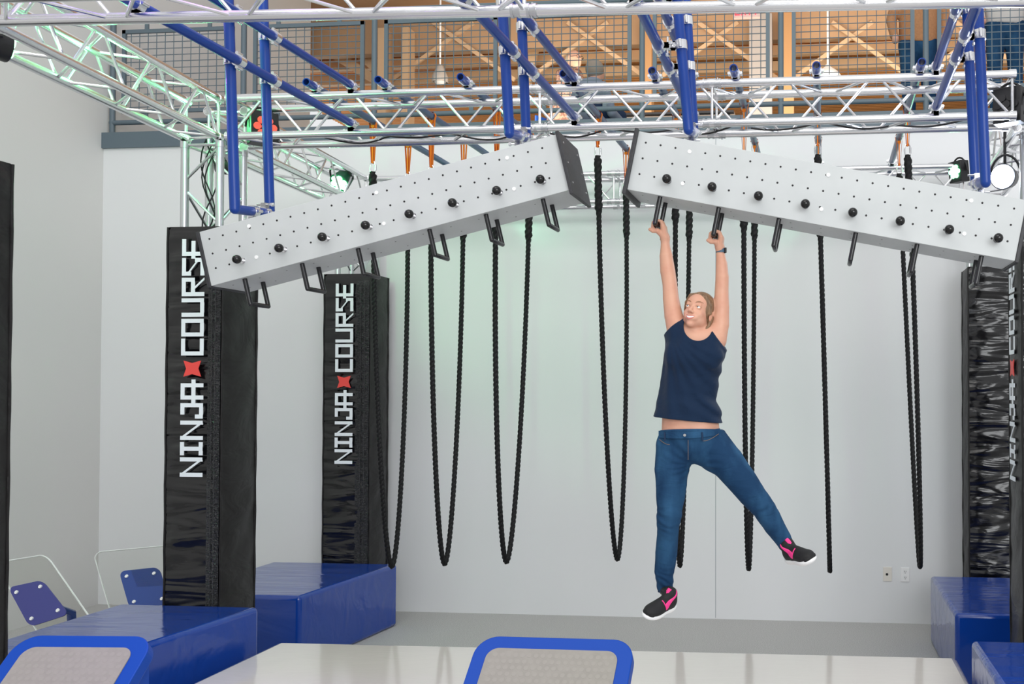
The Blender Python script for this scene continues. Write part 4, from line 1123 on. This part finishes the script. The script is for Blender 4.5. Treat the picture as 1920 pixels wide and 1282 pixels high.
a, c = w3(1236, 805), w3(1353, 797); t = (c-a).normalized(); jn.plane(w3(1294, 806), Vector((-t.z*0-.02, 0.10, 1)), .003)
jn.plane(A3(1246, 1110), (0, 0, -1), .002)
jo = jn.build('jeans', M['denim'], wr)
def jring(pts, r, nm, mt, par): m = MB(); m.path(pts, r, 8); return m.build(nm, M[mt], par, True)
zf = BYW-.155/1.42
def jsurf(px, py, off=.0):          # front of the pelvis
    p = w3(px, py); cx = w3(1295, py).x; rx = .165; v = max(0, 1-((p.x-cx)/rx)**2); return Vector((p.x, BYW-(rx/1.42)*math.sqrt(v)-off, p.z))
wb = [jsurf(x, 811-.6*0+3*math.sin((x-1236)/117*PI)-(x-1236)*.04, .004) for x in np.linspace(1238, 1352, 24)]
m = MB(); vs = []
for p in wb: vs += [p+Vector((0, 0, .012)), p+Vector((0, 0, -.020))]
for p in wb: vs += [p+Vector((0, .006, .012)), p+Vector((0, .006, -.020))]
n = len(wb)
fs = [(2*i, 2*i+1, 2*i+3, 2*i+2) for i in range(n-1)]+[(2*n+2*i, 2*n+2*i+2, 2*n+2*i+3, 2*n+2*i+1) for i in range(n-1)]
m.add(vs, fs); m.build('waistband', M['denim'], jo, True)
jring([jsurf(1297, y, .006) for y in np.linspace(822, 858, 8)], .0013, 'fly_seam', 'stitch', jo)
jring([jsurf(1240+t*22, 822+9*math.sin(t*PI/2), .005) for t in np.linspace(0, 1, 8)], .0016, 'pocket_seam', 'stitch', jo)
jring([jsurf(1350-t*26, 812+12*math.sin(t*PI/2), .007) for t in np.linspace(0, 1, 8)], .0016, 'pocket_seam', 'stitch', jo)
for px in (1252, 1322): jring([jsurf(px, 808, .010), jsurf(px+1, 824, .010)], .004, 'belt_loop', 'denim_dark', jo)
m = MB(); m.disc(jsurf(1291, 813, .010), -Yh, .007, .004, 14); m.build('button', M['steel'], jo, True)
for c, ax, r in ((A3(1247, 1104, .05), V3(.02, 0, -1), .038), (A3(1472.5, 1018, .02), V3(.45, .05, -.85), .040)):
    ax = Vector(ax).normalized(); m = MB(); m.tube(Vector(c)-ax*.012, Vector(c)+ax*.012, r, 24, r*.97); m.build('hem_cuff', M['denim_dark'], jo, True)

# trainers
def shoe(heel, toe, upv, ankle, lab, side=1):
    heel = Vector(heel); toe = Vector(toe); f = (toe-heel); L = f.length; f.normalize()
    u = Vector(upv); u = (u-f*u.dot(f)).normalized(); sd = f.cross(u).normalized()
    R_ = np.array([[f.x, sd.x, u.x], [f.y, sd.y, u.y], [f.z, sd.z, u.z]])
    q = lambda x, y, z: np.array(heel)+R_@np.array((x*L, y, z))
    cen = np.array(heel+toe)/2
    def upper():
        s = SDF(cen-.19, cen+.19, .0032)
        s.ell(q(.16, 0, .038), (.042, .032, .045), R_, .012); s.ell(q(.45, 0, .034), (.075, .038, .038), R_, .02); s.ell(q(.76, .0, .026), (.060, .043, .030), R_, .02)
        s.chain([(q(.20, 0, .050), .034), (q(.22, 0, .085), .036)], k=.02); s.caps(q(.34, 0, .070), q(.60, 0, .050), .020, .016, k=.02)
        s.plane(q(0, 0, .012), Vector((-u.x, -u.y, -u.z)), .003)
        return s
    r_ = upper().build('shoe', M['shoe'], wr, label=lab)
    s = SDF(cen-.19, cen+.19, .0030)
    s.ell(q(.16, 0, .014), (.052, .036, .030), R_, .01); s.ell(q(.48, 0, .010), (.085, .038, .022), R_, .02); s.ell(q(.76, 0, .008), (.064, .046, .022), R_, .02)
    s.plane(q(0, 0, .0215), u, .003); s.plane(q(0, 0, -.012), -u, .006)
    s.build('sole', M['sole'], r_)
    s = SDF(cen-.19, cen+.19, .0030); s.ell(q(.93, 0, .020), (.024, .036, .018), R_, .01); s.plane(q(0, 0, .0), -u, .003); s.build('toe_cap', M['shoe'], r_)
    # curved pink side mark following the shoe surface
    s = upper(); s.F -= .0028; X, Y, Z = s.grid(tuple(slice(None) for _ in range(3)))
    lx = (X-heel.x)*f.x+(Y-heel.y)*f.y+(Z-heel.z)*f.z; lz = (X-heel.x)*u.x+(Y-heel.y)*u.y+(Z-heel.z)*u.z; ly = (X-heel.x)*sd.x+(Y-heel.y)*sd.y+(Z-heel.z)*sd.z
    t_ = lx/L                       # tick: low tip toward the toe, long tail up to the heel
    lo_ = .030+.30*(np.abs(t_-.52))**1.3*(t_ < .52)*1.0*.9+.55*np.clip(t_-.52, 0, 1)
    hi_ = lo_+.024*np.clip(1-np.abs(t_-.50)/.40, 0, 1)+.008*(t_ < .52)
    d = np.maximum(lo_-lz, lz-hi_); d = np.maximum(d, np.abs(t_-.42)*L-.27*L); d = np.maximum(d, -ly*side+.008)
    s.F = np.maximum(s.F, d.astype(np.float32)); s.build('side_mark', M['pink'], r_, label='pink curved tick mark')
    for i in range(5):
        x = .36+.055*i; m = MB(); z = .090-.055*(x-.33)
        z = .088-.10*(x-.34); m.path([q(x, -.020, z-.006), q(x+.01, 0, z+.006), q(x, .020, z-.006)], .0026, 6); m.build('lace', M['shoe'], r_, True)
    m = MB(); m.path([q(.36, 0, .085), q(.32, 0, .105), q(.29, 0, .118)], [.012, .013, .010], 8); m.build('tongue', M['pink'], r_, True, label='pink tongue tab')
    s = SDF(cen-.2, cen+.2, .0035); s.chain([(q(.20, 0, .08), .031), (np.array(ankle), .031)], k=.01); s.build('sock', M['dark'], r_)
shoe(w3(1259, 1137, .04), w3(1212, 1157, -.13), Vector((.25, -.35, 1)), w3(1246, 1104, .05), 'black trainer with white sole, toe pointing down', -1)
shoe(w3(1481, 1051, .04), w3(1524, 1052, -.14), Vector((-.25, -.38, 1)), w3(1474, 1020, .02), 'black trainer with white sole on the raised leg', 1)
# wrist things
m = MB(); m.path([Vector(A3(1246.8, 446.5))+Vector((.0235*math.cos(a), .0235*math.sin(a), .006*math.cos(a))) for a in np.linspace(0, 2*PI, 24)[:-1]], .0024, 6, closed=True); m.build('bracelet', M['dark'], wr, True)
m = MB(); c = A3(1351.5, 470); vs = []
for z, r in ((-.010, .0250), (.010, .0245)):
    for a in np.linspace(0, 2*PI, 28)[:-1]: vs.append((c[0]+r*math.cos(a), c[1]+r*math.sin(a), c[2]+z))
for z, r in ((-.010, .0215), (.010, .0210)):
    for a in np.linspace(0, 2*PI, 28)[:-1]: vs.append((c[0]+r*math.cos(a), c[1]+r*math.sin(a), c[2]+z))
n = 27; fs = []
for i in range(n):
    j = (i+1) % n; fs += [(i, j, n+j, n+i), (2*n+i, 3*n+i, 3*n+j, 2*n+j), (n+i, n+j, 3*n+j, 3*n+i), (i, 2*n+i, 2*n+j, j)]
m.add(vs, fs); wb_ = m.build('wristwatch', M['watch'], wr, True)
m = MB(); m.box((c[0]+.022, c[1]-.010, c[2]), Vector((.004, .002, 0)), Vector((-.006, .012, 0)), Vector((0, 0, .013))); m.build('watch_face', M['dark'], wb_, bevel=.002)

# ------------------------------------------------------------------ people on the upper level
def upperson(kind, px, py, Y, label, top, bottom, hairm, seated=False, hd=(-.05, -.08)):
    """px,py: waist (standing) or head centre (seated)"""
    if not seated:
        c = atY(px, py, Y); x = c.x; g = UF; r_ = empty('person', (x, Y, g), label, 'person')
        wz = c.z; 
        s = SDF((x-.45, Y-.4, g-.02), (x+.45, Y+.4, wz+.08), .014)
        for sg in (-1, 1): s.chain([((x+sg*.09, Y, wz), .105), ((x+sg*.10, Y, wz-.42), .075), ((x+sg*.10+.02, Y+.02, g+.10), .052)], k=.03)
        s.ell((x, Y, wz-.02), (.19, .13, .14), None, .04); s.build('jeans', M['denim'], r_)
        for sg in (-1, 1):
            s = SDF((x+sg*.10-.12, Y-.3, g-.01), (x+sg*.10+.12, Y+.2, g+.16), .010); s.chain([((x+sg*.10, Y-.18, g+.04), .04), ((x+sg*.10, Y+.03, g+.05), .05), ((x+sg*.10, Y+.02, g+.11), .05)], k=.02); s.plane((0, 0, g+.003), (0, 0, -1)); s.build('shoe', M['dark'], r_)
        s = SDF((x-.5, Y-.4, wz-.10), (x+.5, Y+.4, wz+.75), .014)
        s.chain([((x, Y, wz+.03), .20), ((x, Y, wz+.30), .19), ((x, Y, wz+.46), .17)], k=.05, ys=1.4)
        for sg in (-1, 1): s.chain([((x+sg*.19, Y, wz+.50), .07), ((x+sg*.27, Y-.01, wz+.24), .052), ((x+sg*.25, Y-.12, wz+.04), .042)], k=.03)
        s.plane((x, Y, wz-.02), (-.10, 0, -1)); s.build('sweater', top, r_)
        s = SDF((x-.4, Y-.35, wz-.05), (x+.4, Y+.3, wz+.95), .010)
        s.chain([((x, Y, wz+.55), .06), ((x, Y, wz+.68), .055)], k=.02); s.ell((x, Y-.01, wz+.78), (.076, .095, .115), None, .02); s.ell((x, Y-.105, wz+.77), (.014, .018, .02), None, .01)
        for sg in (-1, 1):
            s.ell((x+sg*.24, Y-.15, wz+.0), (.035, .04, .05), None, .02); s.ell((x+sg*.078, Y, wz+.78), (.01, .02, .03), None, .01)
        s.build('body', M['skin'], r_)
        s = SDF((x-.2, Y-.2, wz+.6), (x+.2, Y+.2, wz+.95), .010); s.ell((x, Y+.01, wz+.80), (.085, .102, .115), None, .01); s.ell((x, Y-.09, wz+.74), (.075, .08, .10), None, .01, True); s.build('hair', hairm, r_)
    else:
        c = atY(px, py, Y); g = UF; fx, fy = hd; r_ = empty('person', (c.x, Y, g), label, 'person')
        f = Vector((fx, fy, 0)).normalized(); C_ = np.array(c); Fw = np.array(f); sw = np.array((f.y, -f.x, 0)); zz = V3(0, 0, 1)
        lean = .16 if kind == 'man' else .05
        nk = C_-Fw*.04-zz*.13; hip = V3(c.x, Y, g+.50)-Fw*(lean+.12); ch = nk*.55+hip*.45
        s = SDF(C_-.35, C_+.25, .008)
        R_ = np.array([[sw[0], Fw[0], 0], [sw[1], Fw[1], 0], [0, 0, 1]])
        s.ell(C_, (.076, .098, .105), R_, .02); s.ell(C_+Fw*.03-zz*.05, (.058, .07, .075), R_, .02); s.ell(C_+Fw*.10-zz*.02, (.014, .022, .022), R_, .01)
        for sg in (-1, 1): s.ell(C_+sw*sg*.078, (.012, .02, .033), R_, .008)
        s.chain([(C_-zz*.06, .055), (nk-zz*.05, .06)], k=.02); s.build('body', M['skin'], r_)
        s = SDF(C_-V3(.6, .6, .95), C_+V3(.6, .6, .0), .014)
        s.chain([(nk-zz*.10, .15), (ch, .17), (hip, .17)], k=.05)
        for sg in (-1, 1): s.chain([(nk-zz*.10+sw*sg*.17, .07), (nk-zz*.36+sw*sg*.22+Fw*.08, .052), (nk-zz*.42+sw*sg*.14+Fw*.32, .04)], k=.03)
        s.build('shirt', top, r_)
        s = SDF(hip-V3(.8, .8, .6), hip+V3(.8, .8, .25), .016)
        for sg in (-1, 1): s.chain([(hip+sw*sg*.09-zz*.02, .10), (hip+sw*sg*.11+Fw*.42, .075), (V3(*(hip+sw*sg*.11+Fw*.45)[:2], g+.06), .05)], k=.03)
        s.build('trousers', M['denim_dark'], r_)
        s = SDF(C_-.2, C_+.2, .007)
        if kind == 'man': s.ell(C_-Fw*.035-zz*.0, (.083, .078, .075), R_, .01); s.ell(C_+zz*.07+Fw*.03, (.07, .10, .07), R_, .02, True)
        else: s.ell(C_-Fw*.015+zz*.015, (.095, .105, .108), R_, .01); s.ell(C_+Fw*.10-zz*.04, (.06, .07, .09), R_, .01, True)
        s.build('hair', hairm, r_)
        if kind == 'man':
            m = MB()
            for sg in (-1, 1):
                cc = C_+Fw*.100+sw*sg*.032+zz*.008; m.path([Vector(cc)+Vector(sw)*.024*math.cos(a)+Vector((0, 0, .018*math.sin(a))) for a in np.linspace(0, 2*PI, 14)[:-1]], .003, 6, closed=True)
                m.tube(Vector(cc)+Vector(sw)*sg*.024, Vector(C_)+Vector(sw)*sg*.082+Vector((0, 0, .01)), .003, 6)
            m.build('glasses', M['dark'], r_)
    return r_
upperson('man', 1076, 111, 10.9, 'balding man with glasses in a brown patterned shirt, seated and looking down behind the railing', M['plaid'], None, M['grey_hair'], True, (.85, -.45))
upperson('woman', 1117, 133, 9.85, 'person with short grey hair in a grey blue shirt, seated beside the man with glasses', M['greyblue'], None, M['grey_hair'], True, (.55, .75))
upperson('p', 1722, 82, 9.45, 'standing person in tan sweater and jeans behind the railing', M['tan'], None, M['hair'])
upperson('p', 1884, 48, 9.45, 'standing person in light grey shirt and jeans behind the railing at the right edge', M['lightgrey'], None, M['hair'])
def stackchair(px, Y, lab, ang):
    c = atY(px, 235, Y); r_ = empty('chair', (c.x, Y, UF), lab, 'chair'); R2 = Matrix.Rotation(ang, 3, 'Z'); o = Vector((c.x, Y, UF))
    T = lambda x, y, z: o+R2@Vector((x, y, z))
    m = MB(); m.box(T(0, 0, .45), R2@Vector((.21, 0, 0)), R2@Vector((0, .21, 0)), (0, 0, .012)); m.build('seat', M['chair_blue'], r_, bevel=.01)
    m = MB(); m.box(T(0, -.21, .68), R2@Vector((.20, 0, 0)), R2@Vector((0, .012, 0)), (0, 0, .16)); m.build('backrest', M['chair_blue'], r_, bevel=.01)
    for sx_ in (-1, 1):
        for sy_ in (-1, 1):
            m = MB(); m.tube(T(sx_*.18, sy_*.18, 0), T(sx_*.17, sy_*.17, .45), .011, 8); m.build('leg', M['chrome'], r_)
stackchair(1049, 11.06, 'blue plastic chair under the seated man behind the railing', math.radians(-118))
tc_ = atY(1165, 235, 10.6); tb = empty('dark_table', (tc_.x+.3, 10.9, UF), 'dark table beside the two seated people behind the railing', 'table')
m = MB(); m.bx(tc_.x-.1, tc_.x+1.3, 10.7, 11.4, UF+.72, UF+.75); m.build('table_top', M['table'], tb, bevel=.004)
for a in (0, 1):
    for b2 in (0, 1): m = MB(); m.bx(tc_.x-.05+a*1.25, tc_.x+a*1.25, 10.75+b2*.55, 10.8+b2*.55, UF, UF+.72); m.build('leg', M['table'], tb)

# ------------------------------------------------------------------ stage lights on the trusses
def par(loc, aim, led, label, case='dark', power=0, col=(1, 1, 1), ang=70, r=.085, leds=7, flat=False, hang=0):
    loc = Vector(loc); aim = Vector(aim).normalized(); up = Vector((0, 0, 1)); s_ = aim.cross(up).normalized(); u_ = s_.cross(aim).normalized()
    r_ = empty('stage_light', loc, label, 'light')
    m = MB()
    if flat: m.box(loc-aim*.05, s_*r, u_*r*1.25, aim*.05)
    else: m.tube(loc-aim*.14, loc, r*.75, 20, r)
    m.build('housing', M[case], r_, True, bevel=.004)
    m = MB(); m.path([loc-aim*.06+s_*r*1.2*math.cos(a)+u_*r*1.7*math.sin(a) for a in np.linspace(0, PI, 12)], .008, 6); m.build('bracket', M['dark'], r_, True)
    if leds == 1: m = MB(); m.disc(loc+aim*.001, aim, r*.88, .008, 24); m.build('led_lens', M[led], r_)
    for i in range(leds if leds > 1 else 0):
        a = 2*PI*i/(leds-1); rr = 0 if i == leds-1 else r*.58
        m = MB(); m.disc(loc+s_*rr*math.cos(a)+u_*rr*math.sin(a)+aim*.001, aim, r*.28, .008, 12); m.build('led_lens', M[led], r_)
    if hang: m = MB(); m.tube(loc-aim*.05, loc-aim*.05+Vector((0, 0, hang)), .010, 8); m.build('hanging_arm', M['dark'], r_)
    if power: lamp(label[:20]+' beam', 'SPOT', loc+aim*.03, loc+aim, power, col, .04, ang)
par((mxl+.16, YM+.16, H1+.10), (.75, -.66, .05), 'red_led', 'black stage light with red lenses in the left end of the mid truss', 'dark', flat=True, leds=7)
par(atY(636, 343, YB-.35), (-.1, -.75, -.65), 'green_led', 'stage light glowing green by the rear left tower', 'green_case', 14, (.2, 1, .35), 120)
g2 = atY(1790, 322, YB-.02); par(g2, (-.75, -.6, -.1), 'green_led', 'narrow green glowing stage light near the rear right tower', 'dark', 8, (.2, 1, .35), 120, flat=True, r=.07)
wl = atY(1880, 331, YM+.55); par(wl, (-.45, -.85, -.1), 'white_led', 'stage light shining brilliant bluish white at the right edge', 'dark', 30, (.72, .82, 1), 130, r=.085, leds=1, hang=.55)
par(atY(1887, 196, YM+.05), (-.5, -.85, .0), 'dark', 'unlit dark stage light in the right end of the mid truss', 'dark', flat=True)
vl = atZ(-10, 30, H1+.30); vl.y -= .12; par(vl+Vector((.0, 0, .0)), (.97, .05, -.12), 'violet_led', 'stage light washing the near truss violet, upper left corner', 'dark', 55, (.50, .16, 1), 60)
gl = Vector((LX+1.9, nl.y+.55, H1+.08)); gl = atZ(14, 84, H1+.03); par(gl, (.45, .88, .02), 'green_led', 'stage light washing the left side truss green, left edge', 'dark', 60, (.12, 1, .30), 70)
# added lamps, no fixture seen: left corner and back wall truss, for green glow
par((mxl-.2, YM+.42, H1-.10), (.55, .8, .12), 'green_led', 'small green stage light hung behind the front left tower', 'dark', 20, (.15, 1, .35), 110, r=.06, hang=.12)
par(atY(870, 352, YB-.06), (.93, .28, -.10), 'green_led', 'green stage light on the back wall truss, hidden behind the left beam', 'dark', 8, (.25, 1, .55), 100, r=.06)
par(atY(1560, 352, YB-.06), (-.9, .3, -.12), 'green_led', 'green stage light on the back wall truss, hidden behind the right beam', 'dark', 8, (.25, 1, .55), 100, r=.06)
lamp('added side truss green fill', 'POINT', (mxl-.19, YM+.13, H1+.15), None, 9, (.12, 1, .30), .05)  # bare point lamps added inside the truss for its green glow
lamp('added side truss green fill 2', 'POINT', sB+ds*.9+Vector((-.13, 0, .14)), None, 8, (.12, 1, .30), .05)
for k_, (f0, pw, cl) in enumerate(((.02, 45, (.36, .05, 1)), (.09, 45, (.36, .05, 1)), (.17, 38, (.4, .07, 1)), (.26, 28, (.45, .10, 1)), (.37, 18, (.5, .18, 1)), (.50, 10, (.55, .25, 1)))):
    c_ = nl.lerp(nr, f0); lamp('added violet truss fill', 'SPOT', (c_.x, c_.y-.04, H1+.66), (c_.x+.04, c_.y-.10, H1), pw, cl, .05, 52, .8)  # unseen spots added above the near truss for violet highlights
# cables along the mid truss
for k, (x0, x1) in enumerate(((.12, .38), (.42, .66), (.68, .95))):
    Lm = mxr-mxl; pts = []
    for i in range(30):
        t = i/29; x = mxl+Lm*(x0+(x1-x0)*t); pts.append((x, YM+.12+.05*math.sin(t*9+k), H1-.0-.030*abs(math.sin(t*PI*3))+.01))
    m = MB(); m.path(pts, .006, 6); tag(m.build('cable', M['dark'], None, True), 'black cable sagging along the underside of the mid truss, '+('left', 'middle', 'right')[k]+' stretch', 'cable', 'cables on the mid truss')
